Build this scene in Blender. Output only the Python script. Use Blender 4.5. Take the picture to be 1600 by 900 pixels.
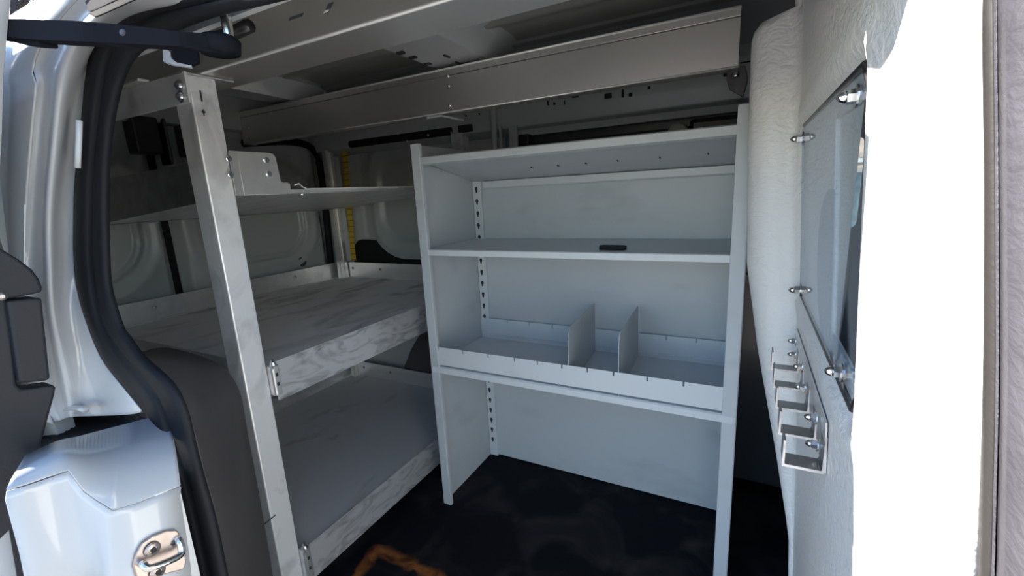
import bpy, bmesh, math, random
from mathutils import Vector, Matrix
random.seed(7)
for _o in list(bpy.data.objects): bpy.data.objects.remove(_o)
SC = bpy.context.scene
COL = SC.collection

# ------------------------------------------------------------------ camera
# metres. X: along the van (front = +X), Y: across (into the van = +Y), Z: up, cargo floor z = 0
F, YAW, PIT, ROLL, HC = 694.265, 0.490780, 0.212388, 0.0516725, 0.97919
_fw = Vector((-math.sin(YAW)*math.cos(PIT), math.cos(YAW)*math.cos(PIT), -math.sin(PIT)))
_rt = _fw.cross(Vector((0,0,1))).normalized(); _dn = _fw.cross(_rt)
RT = _rt*math.cos(ROLL)+_dn*math.sin(ROLL); DN = -_rt*math.sin(ROLL)+_dn*math.cos(ROLL); FW = _fw
CAM = Vector((0,0,HC))
cd = bpy.data.cameras.new('camera'); cam = bpy.data.objects.new('camera', cd); COL.objects.link(cam)
cd.sensor_width = 36; cd.lens = F/1600*36; cd.clip_start = 0.01; cd.clip_end = 500
m3 = Matrix((RT, -DN, -FW)).transposed()
cam.matrix_world = Matrix.Translation(CAM) @ m3.to_4x4()
SC.camera = cam

# ------------------------------------------------------------------ light
SUN = Vector((-2.85, -1.0, 0.82)).normalized()       # towards the sun: low, behind the van on the passenger side
W = bpy.data.worlds.new('world'); SC.world = W; W.use_nodes = True
wn = W.node_tree.nodes; wn.clear()
sky = wn.new('ShaderNodeTexSky'); sky.sky_type = 'NISHITA'; sky.sun_disc = False
sky.sun_elevation = math.radians(42); sky.sun_rotation = math.atan2(SUN.x, SUN.y)
sky.air_density = 1.0; sky.dust_density = 0.0; sky.ozone_density = 1.3
bg = wn.new('ShaderNodeBackground'); bg.inputs[1].default_value = 0.17
wo = wn.new('ShaderNodeOutputWorld')
W.node_tree.links.new(sky.outputs[0], bg.inputs[0]); W.node_tree.links.new(bg.outputs[0], wo.inputs[0])
sl = bpy.data.lights.new('sun', 'SUN'); sl.energy = 7.0; sl.angle = 0.009; sl.color = (1.0, 0.93, 0.82)
so = bpy.data.objects.new('sun', sl); COL.objects.link(so)
so.rotation_euler = SUN.to_track_quat('Z', 'Y').to_euler()
SC.view_settings.view_transform = 'Standard'; SC.view_settings.look = 'None'
SC.view_settings.gamma = 1; SC.view_settings.use_curve_mapping = False
SC.view_settings.exposure = 1.75

# ------------------------------------------------------------------ tracing helpers
def ray(x, y): return RT*((x-800)/F) + DN*((y-450)/F) + FW
def PX(x, y, v): r = ray(x, y); return CAM + r*((v-CAM.x)/r.x)
def PY(x, y, v): r = ray(x, y); return CAM + r*((v-CAM.y)/r.y)
def PZ(x, y, v): r = ray(x, y); return CAM + r*((v-CAM.z)/r.z)
def skinY(z):                                   # outer side of the van leans in towards the roof
    return 0.2 + (0.12*(z-0.85) if z > 0.85 else 0.0)
def PS(x, y, off):                              # on the body side, off metres inwards of the outer skin
    r = ray(x, y); lo, hi = 0.0, 3.0
    for _ in range(50):
        m = (lo+hi)/2; q = CAM + r*m
        if q.y < skinY(q.z)+off: lo = m
        else: hi = m
    return CAM + r*lo
KB = 0.06
def bx_(z): return 0.0693 + KB*(1.0523-z)          # rear face of the partition, leaning forward towards the floor
def PB(x, y): 
    r = ray(x, y); t = (0.0693+KB*(1.0523-HC))/(r.x+KB*r.z); return CAM + r*t

# ------------------------------------------------------------------ materials
MATS = {}
def mat(name, col, rough=0.5, metal=0.0, col2=None, nscale=6.0, stretch=(1,1,1), lo=0.4, hi=0.65, bump=0.0, bscale=60.0, bstretch=(1,1,1),
        coat=0.0, rough2=None, spec=0.5, detail=6.0, dist=0.0, emit=None):
    m = bpy.data.materials.new(name); m.use_nodes = True; MATS[name] = m
    nt = m.node_tree; b = nt.nodes['Principled BSDF']
    b.inputs['Base Color'].default_value = (*col, 1); b.inputs['Roughness'].default_value = rough
    b.inputs['Metallic'].default_value = metal; b.inputs['Coat Weight'].default_value = coat
    b.inputs['Specular IOR Level'].default_value = spec; b.inputs['Coat Roughness'].default_value = 0.08
    geo = nt.nodes.new('ShaderNodeNewGeometry')
    if col2 is not None:
        mp = nt.nodes.new('ShaderNodeMapping'); mp.inputs['Scale'].default_value = stretch
        n = nt.nodes.new('ShaderNodeTexNoise'); n.inputs['Scale'].default_value = nscale; n.inputs['Detail'].default_value = detail
        n.inputs['Distortion'].default_value = dist
        r = nt.nodes.new('ShaderNodeValToRGB'); r.color_ramp.elements[0].position = lo; r.color_ramp.elements[1].position = hi
        r.color_ramp.elements[0].color = (*col, 1); r.color_ramp.elements[1].color = (*col2, 1)
        nt.links.new(geo.outputs['Position'], mp.inputs[0]); nt.links.new(mp.outputs[0], n.inputs['Vector'])
        nt.links.new(n.outputs['Fac'], r.inputs[0]); nt.links.new(r.outputs[0], b.inputs['Base Color'])
        if rough2 is not None:
            mr = nt.nodes.new('ShaderNodeMapRange'); mr.inputs[1].default_value = lo; mr.inputs[2].default_value = hi
            mr.inputs[3].default_value = rough; mr.inputs[4].default_value = rough2
            nt.links.new(n.outputs['Fac'], mr.inputs[0]); nt.links.new(mr.outputs[0], b.inputs['Roughness'])
    if bump > 0:
        mp2 = nt.nodes.new('ShaderNodeMapping'); mp2.inputs['Scale'].default_value = bstretch
        n2 = nt.nodes.new('ShaderNodeTexNoise'); n2.inputs['Scale'].default_value = bscale; n2.inputs['Detail'].default_value = 5
        n2.inputs['Distortion'].default_value = 0.6
        bp = nt.nodes.new('ShaderNodeBump'); bp.inputs['Strength'].default_value = bump; bp.inputs['Distance'].default_value = 0.01
        nt.links.new(geo.outputs['Position'], mp2.inputs[0]); nt.links.new(mp2.outputs[0], n2.inputs['Vector'])
        nt.links.new(n2.outputs['Fac'], bp.inputs['Height']); nt.links.new(bp.outputs[0], b.inputs['Normal'])
    if emit: b.inputs['Emission Color'].default_value = (*emit, 1); b.inputs['Emission Strength'].default_value = 1
    return m
mat('white_paint', (0.47,0.49,0.515), 0.25, coat=0.5)
mat('inner_paint', (0.42,0.445,0.445), 0.34, col2=(0.35,0.37,0.37), nscale=3, lo=0.45, hi=0.8, coat=0.15)
mat('beam_alum', (0.86,0.83,0.80), 0.36, 0.9, col2=(0.80,0.77,0.74), nscale=2, lo=0.3, hi=0.7, detail=2, rough2=0.42)
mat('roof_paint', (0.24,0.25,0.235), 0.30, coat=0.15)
mat('shelf_white', (0.47,0.51,0.54), 0.42, col2=(0.37,0.40,0.42), nscale=5, stretch=(1,1,2.2), lo=0.56, hi=0.82, bump=0.02, bscale=400)
mat('shelf_edge', (0.56,0.60,0.63), 0.38, col2=(0.47,0.50,0.52), nscale=9, lo=0.6, hi=0.85)
mat('alum', (0.84,0.83,0.82), 0.32, 0.8, col2=(0.72,0.71,0.70), nscale=7, stretch=(0.4,3,3), lo=0.4, hi=0.7, rough2=0.45, bump=0.03, bscale=90, bstretch=(0.05,2,2))
mat('alum_worn', (0.66,0.66,0.67), 0.42, 0.55, col2=(0.20,0.20,0.21), nscale=22, stretch=(1,0.45,1.3), lo=0.46, hi=0.80, rough2=0.7, bump=0.06, bscale=50, dist=2.0)
mat('alum_post', (0.84,0.84,0.85), 0.40, 0.35, col2=(0.36,0.36,0.37), nscale=10, stretch=(1,1,0.7), lo=0.52, hi=0.80, rough2=0.6, bump=0.05, bscale=80, bstretch=(1,1,0.1), dist=0.8)
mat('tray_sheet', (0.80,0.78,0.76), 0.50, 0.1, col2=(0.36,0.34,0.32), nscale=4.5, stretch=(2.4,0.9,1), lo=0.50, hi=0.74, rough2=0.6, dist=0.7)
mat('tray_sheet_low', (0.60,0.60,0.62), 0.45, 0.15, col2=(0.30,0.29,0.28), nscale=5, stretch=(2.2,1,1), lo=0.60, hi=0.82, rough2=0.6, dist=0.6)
mat('seal_rubber', (0.009,0.010,0.013), 0.6, spec=0.22, bump=0.05, bscale=300)
mat('black_plastic', (0.012,0.012,0.014), 0.35)
mat('black_void', (0.006,0.006,0.007), 0.9)
mat('trim_dark', (0.016,0.017,0.021), 0.55, spec=0.3, bump=0.06, bscale=420)
mat('wheel_cover', (0.060,0.055,0.058), 0.6, col2=(0.085,0.08,0.08), nscale=7, lo=0.5, hi=0.8, bump=0.08, bscale=300)
mat('door_arm', (0.012,0.013,0.018), 0.7, spec=0.02)
mat('pillar_trim', (0.045,0.043,0.052), 0.5, spec=0.25, bump=0.28, bscale=120, bstretch=(1,1,2.2), col2=(0.058,0.056,0.068), nscale=30, lo=0.4, hi=0.7)
mat('pillar_seal', (0.018,0.0165,0.0165), 0.6, spec=0.25, bump=0.08, bscale=200, bstretch=(0.3,0.3,2))
mat('zinc', (0.72,0.74,0.76), 0.22, 1.0)
mat('chrome', (0.85,0.84,0.82), 0.10, 1.0)
mat('striker_steel', (0.50,0.43,0.40), 0.36, 0.9, col2=(0.36,0.31,0.29), nscale=40, lo=0.4, hi=0.8)
mat('hook_steel', (0.30,0.29,0.29), 0.33, 0.9, col2=(0.20,0.19,0.19), nscale=30, lo=0.4, hi=0.8)
mat('bend_glint', (0.88,0.88,0.87), 0.35, 0.35)  # paler, less metallic: highlight on folded edges put into the colour
mat('raw_edge', (0.75,0.72,0.70), 0.5, 0.6, col2=(0.5,0.46,0.44), nscale=60, lo=0.4, hi=0.7)
mat('far_door', (0.045,0.05,0.06), 0.25, coat=0.3)
mat('gray_upholstery', (0.06,0.066,0.078), 0.7)
mat('cover_grey', (0.075,0.072,0.075), 0.9, spec=0.02)
mat('slot_dark', (0.02,0.02,0.022), 0.8)
mat('rust', (0.2,0.07,0.03), 0.8)
mat('concrete', (0.40,0.34,0.28), 0.85, col2=(0.32,0.27,0.22), nscale=1.5, lo=0.35, hi=0.7)
mat('bark', (0.035,0.028,0.026), 0.9, col2=(0.06,0.05,0.045), nscale=20, lo=0.4, hi=0.7)
mat('siding', (0.62,0.47,0.34), 0.7, col2=(0.55,0.41,0.3), nscale=3, stretch=(1,1,8), lo=0.4, hi=0.6)
mat('house_trim', (0.75,0.70,0.6), 0.6)
mat('shrub', (0.10,0.16,0.17), 0.8, col2=(0.05,0.09,0.09), nscale=9, lo=0.4, hi=0.6)
mat('scratch_white', (0.55,0.55,0.55), 0.6)
mat('ink', (0.03,0.03,0.04), 0.6)
# fibreglass: matted wrinkles
def fibreglass():
    m = mat('fibreglass', (0.74,0.74,0.73), 0.42, coat=0.1); nt = m.node_tree; b = nt.nodes['Principled BSDF']
    g = nt.nodes.new('ShaderNodeNewGeometry')
    def nz(scale, st, rot, d, dist):
        mp = nt.nodes.new('ShaderNodeMapping'); mp.inputs['Scale'].default_value = st; mp.inputs['Rotation'].default_value = rot
        n = nt.nodes.new('ShaderNodeTexNoise'); n.inputs['Scale'].default_value = scale; n.inputs['Detail'].default_value = d; n.inputs['Distortion'].default_value = dist
        nt.links.new(g.outputs['Position'], mp.inputs[0]); nt.links.new(mp.outputs[0], n.inputs['Vector']); return n
    n1 = nz(36, (1,1,1.5), (0.6,0.4,0), 4, 1.3); n2 = nz(120, (1,1.0,1.4), (0.9,0,0), 3, 0.8)
    ad = nt.nodes.new('ShaderNodeMath'); ad.operation = 'MULTIPLY_ADD'; ad.inputs[1].default_value = 0.35
    nt.links.new(n2.outputs['Fac'], ad.inputs[0]); nt.links.new(n1.outputs['Fac'], ad.inputs[2])
    bp = nt.nodes.new('ShaderNodeBump'); bp.inputs['Strength'].default_value = 0.45; bp.inputs['Distance'].default_value = 0.008
    nt.links.new(ad.outputs[0], bp.inputs['Height']); nt.links.new(bp.outputs[0], b.inputs['Normal'])
    return m
fibreglass()
def floor_material():
    m = mat('floor_mat', (0.012,0.013,0.016), 0.7, spec=0.15); nt = m.node_tree; b = nt.nodes['Principled BSDF']
    L = nt.links.new
    g = nt.nodes.new('ShaderNodeNewGeometry')
    n = nt.nodes.new('ShaderNodeTexNoise'); n.inputs['Scale'].default_value = 6; n.inputs['Detail'].default_value = 8; n.inputs['Distortion'].default_value = 0.8
    L(g.outputs['Position'], n.inputs['Vector'])
    r = nt.nodes.new('ShaderNodeValToRGB'); e = r.color_ramp.elements
    e[0].position = 0.48; e[0].color = (0.004,0.0045,0.007,1); e[1].position = 0.85; e[1].color = (0.05,0.045,0.042,1); L(n.outputs['Fac'], r.inputs[0])
    # rust coloured spill in the corner by the tray
    p1, p2, p3 = PZ(590, 858, 0), PZ(545, 915, 0), PZ(690, 905, 0)
    dist = []
    sx = nt.nodes.new('ShaderNodeSeparateXYZ'); L(g.outputs['Position'], sx.inputs[0])
    nn = nt.nodes.new('ShaderNodeTexNoise'); nn.inputs['Scale'].default_value = 16; nn.inputs['Detail'].default_value = 7; nn.inputs['Distortion'].default_value = 1.0
    L(g.outputs['Position'], nn.inputs['Vector'])
    def seg(a, c):                       # distance to a segment, node by node
        ab = nt.nodes.new('ShaderNodeVectorMath'); ab.operation = 'SUBTRACT'; ab.inputs[1].default_value = a; L(g.outputs['Position'], ab.inputs[0])
        d = Vector(c)-Vector(a); dt = nt.nodes.new('ShaderNodeVectorMath'); dt.operation = 'DOT_PRODUCT'; dt.inputs[1].default_value = d/d.length_squared; L(ab.outputs[0], dt.inputs[0])
        cl = nt.nodes.new('ShaderNodeClamp'); L(dt.outputs['Value'], cl.inputs[0])
        sc = nt.nodes.new('ShaderNodeVectorMath'); sc.operation = 'SCALE'; sc.inputs[0].default_value = d; L(cl.outputs[0], sc.inputs['Scale'])
        ds = nt.nodes.new('ShaderNodeVectorMath'); ds.operation = 'DISTANCE'; L(ab.outputs[0], ds.inputs[0]); L(sc.outputs[0], ds.inputs[1]); return ds.outputs['Value']
    mn = nt.nodes.new('ShaderNodeMath'); mn.operation = 'MINIMUM'; L(seg(p1, p2), mn.inputs[0]); L(seg(p1, p3), mn.inputs[1])
    ad = nt.nodes.new('ShaderNodeMath'); ad.operation = 'MULTIPLY_ADD'; ad.inputs[1].default_value = 0.055; ad.inputs[2].default_value = -0.0275
    L(nn.outputs['Fac'], ad.inputs[0])
    a2 = nt.nodes.new('ShaderNodeMath'); a2.operation = 'ADD'; L(mn.outputs[0], a2.inputs[0]); L(ad.outputs[0], a2.inputs[1])
    mr = nt.nodes.new('ShaderNodeMapRange'); mr.inputs[1].default_value = 0.022; mr.inputs[2].default_value = 0.010; L(a2.outputs[0], mr.inputs[0])
    rc = nt.nodes.new('ShaderNodeValToRGB'); rc.color_ramp.elements[0].color = (0.05,0.014,0.006,1); rc.color_ramp.elements[1].color = (0.36,0.13,0.035,1)
    rc.color_ramp.elements[0].position = 0.35; rc.color_ramp.elements[1].position = 0.68; L(nn.outputs['Fac'], rc.inputs[0])
    mx = nt.nodes.new('ShaderNodeMix'); mx.data_type = 'RGBA'; L(mr.outputs[0], mx.inputs[0]); L(r.outputs[0], mx.inputs[6]); L(rc.outputs[0], mx.inputs[7])
    L(mx.outputs[2], b.inputs['Base Color'])
    bp = nt.nodes.new('ShaderNodeBump'); bp.inputs['Strength'].default_value = 0.15; L(n.outputs['Fac'], bp.inputs['Height']); L(bp.outputs[0], b.inputs['Normal'])
    return m
floor_material()
def tape_material():
    m = mat('tape_yellow', (0.55,0.36,0.02), 0.45); nt = m.node_tree; b = nt.nodes['Principled BSDF']; L = nt.links.new
    g = nt.nodes.new('ShaderNodeNewGeometry'); sx = nt.nodes.new('ShaderNodeSeparateXYZ'); L(g.outputs['Position'], sx.inputs[0])
    ml = nt.nodes.new('ShaderNodeMath'); ml.operation = 'MULTIPLY'; ml.inputs[1].default_value = 39.37; L(sx.outputs[2], ml.inputs[0])
    fr = nt.nodes.new('ShaderNodeMath'); fr.operation = 'FRACT'; L(ml.outputs[0], fr.inputs[0])
    lt = nt.nodes.new('ShaderNodeMath'); lt.operation = 'LESS_THAN'; lt.inputs[1].default_value = 0.10; L(fr.outputs[0], lt.inputs[0])
    mx = nt.nodes.new('ShaderNodeMix'); mx.data_type = 'RGBA'; mx.inputs[6].default_value = (0.62,0.42,0.02,1); mx.inputs[7].default_value = (0.03,0.03,0.02,1)
    L(lt.outputs[0], mx.inputs[0]); L(mx.outputs[2], b.inputs['Base Color']); return m
tape_material()
def glass(name, col, rough=0.0, transp=0.5):
    m = mat(name, col, rough); nt = m.node_tree; b = nt.nodes['Principled BSDF']
    b.inputs['Transmission Weight'].default_value = transp; b.inputs['IOR'].default_value = 1.5
    return m
def thin_pane(name, tint):                      # flat thin sheet: tinted see-through plus surface reflection on the outer faces
    m = bpy.data.materials.new(name); m.use_nodes = True; MATS[name] = m; nt = m.node_tree; nt.nodes.clear(); L = nt.links.new
    o = nt.nodes.new('ShaderNodeOutputMaterial'); t = nt.nodes.new('ShaderNodeBsdfTransparent'); t.inputs[0].default_value = (*tint, 1)
    g = nt.nodes.new('ShaderNodeBsdfGlossy'); g.inputs['Roughness'].default_value = 0.03; g.inputs['Color'].default_value = (0.72,0.75,0.79,1)
    f = nt.nodes.new('ShaderNodeFresnel'); f.inputs['IOR'].default_value = 1.22
    ge = nt.nodes.new('ShaderNodeNewGeometry'); inv = nt.nodes.new('ShaderNodeMath'); inv.operation = 'SUBTRACT'; inv.inputs[0].default_value = 1.0
    mu = nt.nodes.new('ShaderNodeMath'); mu.operation = 'MULTIPLY'; mx = nt.nodes.new('ShaderNodeMixShader')
    L(ge.outputs['Backfacing'], inv.inputs[1]); L(inv.outputs[0], mu.inputs[0]); L(f.outputs[0], mu.inputs[1]); L(mu.outputs[0], mx.inputs[0])
    L(t.outputs[0], mx.inputs[1]); L(g.outputs[0], mx.inputs[2]); L(mx.outputs[0], o.inputs[0]); return m
thin_pane('pane_glass', (0.80,0.84,0.88))
glass('panel_sheen', (0.72,0.84,0.86), 0.03, 0.0)  # opaque pale teal stands in for a reflection on glossy body paint

# ------------------------------------------------------------------ mesh helpers
def bm_(): return bmesh.new()
def quad(bm, pts): return bm.faces.new([bm.verts.new(p) for p in pts])
def box(bm, lo, hi):
    x0,y0,z0 = lo; x1,y1,z1 = hi
    v = [bm.verts.new(p) for p in ((x0,y0,z0),(x1,y0,z0),(x1,y1,z0),(x0,y1,z0),(x0,y0,z1),(x1,y0,z1),(x1,y1,z1),(x0,y1,z1))]
    for f in ((0,3,2,1),(4,5,6,7),(0,1,5,4),(1,2,6,5),(2,3,7,6),(3,0,4,7)): bm.faces.new([v[i] for i in f])
    return v
def prism(bm, pts, vec):
    vec = Vector(vec); a = [bm.verts.new(p) for p in pts]; c = [bm.verts.new(Vector(p)+vec) for p in pts]; n = len(a)
    bm.faces.new(a); bm.faces.new(list(reversed(c)))
    for i in range(n): bm.faces.new([a[i], c[i], c[(i+1)%n], a[(i+1)%n]])
def frame_(d):
    d = d.normalized(); u = d.orthogonal().normalized(); return u, d.cross(u)
def cyl(bm, p0, p1, r0, r1=None, n=14, cap=True):
    p0, p1 = Vector(p0), Vector(p1); r1 = r0 if r1 is None else r1; u, w = frame_(p1-p0)
    A, B = [], []
    for i in range(n):
        t = 2*math.pi*i/n; d = u*math.cos(t)+w*math.sin(t); A.append(bm.verts.new(p0+d*r0)); B.append(bm.verts.new(p1+d*r1))
    for i in range(n): bm.faces.new([A[i],A[(i+1)%n],B[(i+1)%n],B[i]])
    if cap: bm.faces.new(list(reversed(A))); bm.faces.new(B)
def lathe(bm, p, axis, prof, n=14):            # prof: (distance along axis, radius)
    p = Vector(p); a = Vector(axis).normalized(); u, w = frame_(a); rings = []
    for d, r in prof:
        rings.append([bm.verts.new(p+a*d+(u*math.cos(2*math.pi*i/n)+w*math.sin(2*math.pi*i/n))*max(r,1e-5)) for i in range(n)])
    for A, B in zip(rings, rings[1:]):
        for i in range(n): bm.faces.new([A[i],A[(i+1)%n],B[(i+1)%n],B[i]])
    bm.faces.new(list(reversed(rings[0]))); bm.faces.new(rings[-1])
def tube(bm, pts, rads, n=10):
    pts = [Vector(p) for p in pts]; rings = []
    for i, p in enumerate(pts):
        d = (pts[min(i+1,len(pts)-1)]-pts[max(i-1,0)]).normalized()
        up = Vector((0,0,1)) if abs(d.z) < 0.95 else Vector((1,0,0))
        u = d.cross(up).normalized(); w = u.cross(d); r = rads[i] if isinstance(rads,(list,tuple)) else rads
        rings.append([bm.verts.new(p+(u*math.cos(2*math.pi*k/n)+w*math.sin(2*math.pi*k/n))*r) for k in range(n)])
    for A, B in zip(rings, rings[1:]):
        for k in range(n): bm.faces.new([A[k],A[(k+1)%n],B[(k+1)%n],B[k]])
    bm.faces.new(list(reversed(rings[0]))); bm.faces.new(rings[-1])
def strap(bm, pts, w, t):                      # flat bar along a path: w = width vector, t = thickness vector per point or one
    pts = [Vector(p) for p in pts]; rings = []
    for i, p in enumerate(pts):
        wi = Vector(w[i]) if isinstance(w, list) else Vector(w); ti = Vector(t[i]) if isinstance(t, list) else Vector(t)
        rings.append([bm.verts.new(q) for q in (p-wi/2-ti/2, p+wi/2-ti/2, p+wi/2+ti/2, p-wi/2+ti/2)])
    for A, B in zip(rings, rings[1:]):
        for k in range(4): bm.faces.new([A[k],A[(k+1)%4],B[(k+1)%4],B[k]])
    bm.faces.new(list(reversed(rings[0]))); bm.faces.new(rings[-1])
def grid(bm, f, nu, nv):
    V = [[bm.verts.new(f(i/nu, j/nv)) for j in range(nv+1)] for i in range(nu+1)]
    for i in range(nu):
        for j in range(nv): bm.faces.new([V[i][j],V[i+1][j],V[i+1][j+1],V[i][j+1]])
def resample(pts, n):
    pts = [Vector(p) for p in pts]; L = [0]
    for a, b in zip(pts, pts[1:]): L.append(L[-1]+(b-a).length)
    out = []
    for i in range(n):
        s = L[-1]*i/(n-1); k = 0
        while k < len(L)-2 and L[k+1] < s: k += 1
        t = (s-L[k])/max(L[k+1]-L[k],1e-9); out.append(pts[k].lerp(pts[k+1], min(max(t,0),1)))
    return out
def smooth_curve(pts, n):                      # Catmull-Rom through the points, then evenly spaced
    P = [Vector(p) for p in pts]; Q = []
    for i in range(len(P)-1):
        p0, p1, p2, p3 = P[max(i-1,0)], P[i], P[i+1], P[min(i+2,len(P)-1)]
        for k in range(8):
            t = k/8; Q.append(0.5*((2*p1)+(-p0+p2)*t+(2*p0-5*p1+4*p2-p3)*t*t+(-p0+3*p1-3*p2+p3)*t**3))
    Q.append(P[-1]); return resample(Q, n)
def loft(bm, curves):
    V = [[bm.verts.new(p) for p in c] for c in curves]
    for A, B in zip(V, V[1:]):
        for i in range(len(A)-1): bm.faces.new([A[i],A[i+1],B[i+1],B[i]])
def solid_loft(bm, curves, vec):               # closed slab: lofted sheet plus its copy moved by vec
    vec = Vector(vec); V = [[bm.verts.new(p) for p in c] for c in curves]; U = [[bm.verts.new(Vector(p)+vec) for p in c] for c in curves]
    def sk(X, flip):
        for A, B in zip(X, X[1:]):
            for i in range(len(A)-1):
                f = [A[i],A[i+1],B[i+1],B[i]]; bm.faces.new(f[::-1] if flip else f)
    sk(V, False); sk(U, True)
    rim = [V[0], [r[-1] for r in V], list(reversed(V[-1])), [r[0] for r in reversed(V)]]
    rum = [U[0], [r[-1] for r in U], list(reversed(U[-1])), [r[0] for r in reversed(U)]]
    for A, B in zip(rim, rum):
        for i in range(len(A)-1): bm.faces.new([A[i],B[i],B[i+1],A[i+1]])
ROOTS = {}
def tag(o, label=None, cat=None, group=None, kind=None):
    if label: o['label'] = label
    if cat: o['category'] = cat
    if group: o['group'] = group
    if kind: o['kind'] = kind
    return o
def obj(name, bm, m, parent=None, bevel=0.0, smooth=False, seg=2, solid=0.0, label=None, cat=None, group=None, kind=None, recalc=True):
    if recalc: bmesh.ops.recalc_face_normals(bm, faces=bm.faces)
    off = parent.get('_o') if parent is not None else None
    if off is not None:
        o_ = Vector(off)
        for v in bm.verts: v.co -= o_
    me = bpy.data.meshes.new(name); bm.to_mesh(me); bm.free()
    me.materials.append(MATS[m] if isinstance(m, str) else m)
    if smooth:
        for p in me.polygons: p.use_smooth = True
    o = bpy.data.objects.new(name, me); COL.objects.link(o)
    if parent is not None:
        o.parent = parent
        if off is not None: o['_o'] = list(off)
    if solid: 
        md = o.modifiers.new('thickness', 'SOLIDIFY'); md.thickness = solid; md.offset = 0
    if bevel:
        md = o.modifiers.new('bevel', 'BEVEL'); md.width = bevel; md.segments = seg; md.limit_method = 'ANGLE'; md.angle_limit = math.radians(40)
    return tag(o, label, cat, group, kind)
def thing(name, loc, label, cat, group=None):
    o = bpy.data.objects.new(name, None); COL.objects.link(o); o.location = loc; o['_o'] = list(loc); o.empty_display_size = 0.05
    return tag(o, label, cat, group)
def boxo(name, lo, hi, m, parent=None, bevel=0.0, **k):
    b = bm_(); box(b, lo, hi); return obj(name, b, m, parent, bevel, **k)
def place(name, src, parent, loc, rot=None):   # another piece sharing src's mesh, at world place loc
    o = bpy.data.objects.new(name, src.data); COL.objects.link(o); o.parent = parent
    off = Vector(parent.get('_o', (0,0,0))); o.location = Vector(loc)-off
    if rot: o.rotation_euler = rot
    return o
def sstep(a, b, x):
    t = min(max((x-a)/(b-a), 0), 1); return t*t*(3-2*t)
def rrect(u, v, cx, cy, hx, hy, r):            # signed distance to a rounded rectangle
    qx, qy = abs(u-cx)-hx+r, abs(v-cy)-hy+r
    return math.hypot(max(qx,0), max(qy,0)) + min(max(qx,qy),0) - r

# ================================================================== THE SETTING
# ground outside
b = bm_(); quad(b, ((-70,-70,-0.55),(70,-70,-0.55),(70,70,-0.55),(-70,70,-0.55)))
obj('ground', b, 'concrete', label='pale sandy ground that the van stands on outside', cat='ground', kind='structure')

# cargo floor
b = bm_(); box(b, (-1.95,0.18,-0.03), (0.30,1.56,0.0))
obj('floor', b, 'floor_mat', label='black rubber cargo floor mat with a rusty orange stain', cat='floor', kind='structure')

# roof: inner sheet with lengthwise beads
RZ = 1.408
def roof_z(x, y):
    z = RZ - (0.20 if y < 0.9 else 0.045)*((y-0.9)/0.65)**2
    for c in (0.62, 0.78, 0.94, 1.10, 1.26): z -= 0.008*math.exp(-((y-c)/0.018)**2)
    return z
b = bm_(); grid(b, lambda u, v: Vector((-2.0+3.4*u, 0.38+1.15*v, roof_z(-2.0+3.4*u, 0.38+1.15*v))), 8, 120)
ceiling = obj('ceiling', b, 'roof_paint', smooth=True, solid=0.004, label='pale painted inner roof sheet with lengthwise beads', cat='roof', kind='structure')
b = bm_(); grid(b, lambda u, v: Vector((-2.05+3.5*u, 0.243+1.3*v, 1.205+0.235*(1-((0.243+1.3*v-0.93)/0.69)**2))), 2, 40)
obj('roof_skin', b, 'white_paint', ceiling, smooth=True, solid=0.003)
def roof_bow(x0, x1):
    b = bm_(); zt, zb = 1.408, 1.338; n = 14
    for k in range(n):
        y0, y1 = 0.45+1.0*k/n, 0.45+1.0*(k+1)/n
        d0, d1 = -0.03*((y0-0.9)/0.65)**2, -0.03*((y1-0.9)/0.65)**2
        prof = ((x0-0.03,zt-0.004),(x0,zt-0.008),(x0+0.02,zb),(x1-0.02,zb),(x1,zt-0.008),(x1+0.03,zt-0.004))
        for (xa,za),(xb,zb_) in zip(prof, prof[1:]): quad(b, ((xa,y0,za+d0),(xb,y0,zb_+d0),(xb,y1,zb_+d1),(xa,y1,za+d1)))
    bmesh.ops.remove_doubles(b, verts=b.verts, dist=1e-5)
    return obj('roof_bow', b, 'white_paint', ceiling, solid=0.002)
bow = roof_bow(-0.83, -0.625); roof_bow(-1.55, -1.42)
for (x, y, w, h) in ((626,81,5,2.5),(645,88,5,2.5),(668,98,6,2.5)):
    p = PZ(x, y, 1.337); boxo('slot', (p.x-0.010,p.y-0.006,1.332), (p.x+0.010,p.y+0.006,1.3375), 'slot_dark', bow)
for (x, y) in ((698,86),(716,96)):
    p = PZ(x, y, 1.337); boxo('slot', (p.x-0.003,p.y-0.012,1.332), (p.x+0.003,p.y+0.012,1.3375), 'slot_dark', bow)

# far (driver) side wall with pressed panels
def wallY(x, z):
    d = 0.0
    s = rrect(x, z, -1.22, 0.98, 0.225, 0.185, 0.12)          # big pressed oval
    d += 0.022*sstep(0.012, -0.012, s)
    d -= 0.010*math.exp(-((s-0.045)/0.02)**2)
    s2 = rrect(x, z, -1.52, 1.0, 0.035, 0.2, 0.02); d += 0.012*sstep(0.008, -0.008, s2)
    return 1.505 + d
b = bm_(); grid(b, lambda u, v: Vector((-1.78+0.98*u, wallY(-1.78+0.98*u, 0.0+1.30*v), 1.30*v)), 130, 150)
wl = obj('wall_left', b, 'inner_paint', smooth=True, solid=0.003, recalc=False, label='pressed grey metal driver-side wall behind the racks', cat='wall', kind='structure')
boxo('wall_front_section', (-0.80,1.53,0.0), (0.20,1.545,1.33), 'inner_paint', wl)
b = bm_(); prism(b, [PY(x, y, 1.503) for x, y in ((555,382),(559,376),(566,374),(588,375),(598,383),(611,394),(640,400),(672,403),(700,440),(552,440))], (0,0.004,0)); obj('access_opening', b, 'black_void', wl)
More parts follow.
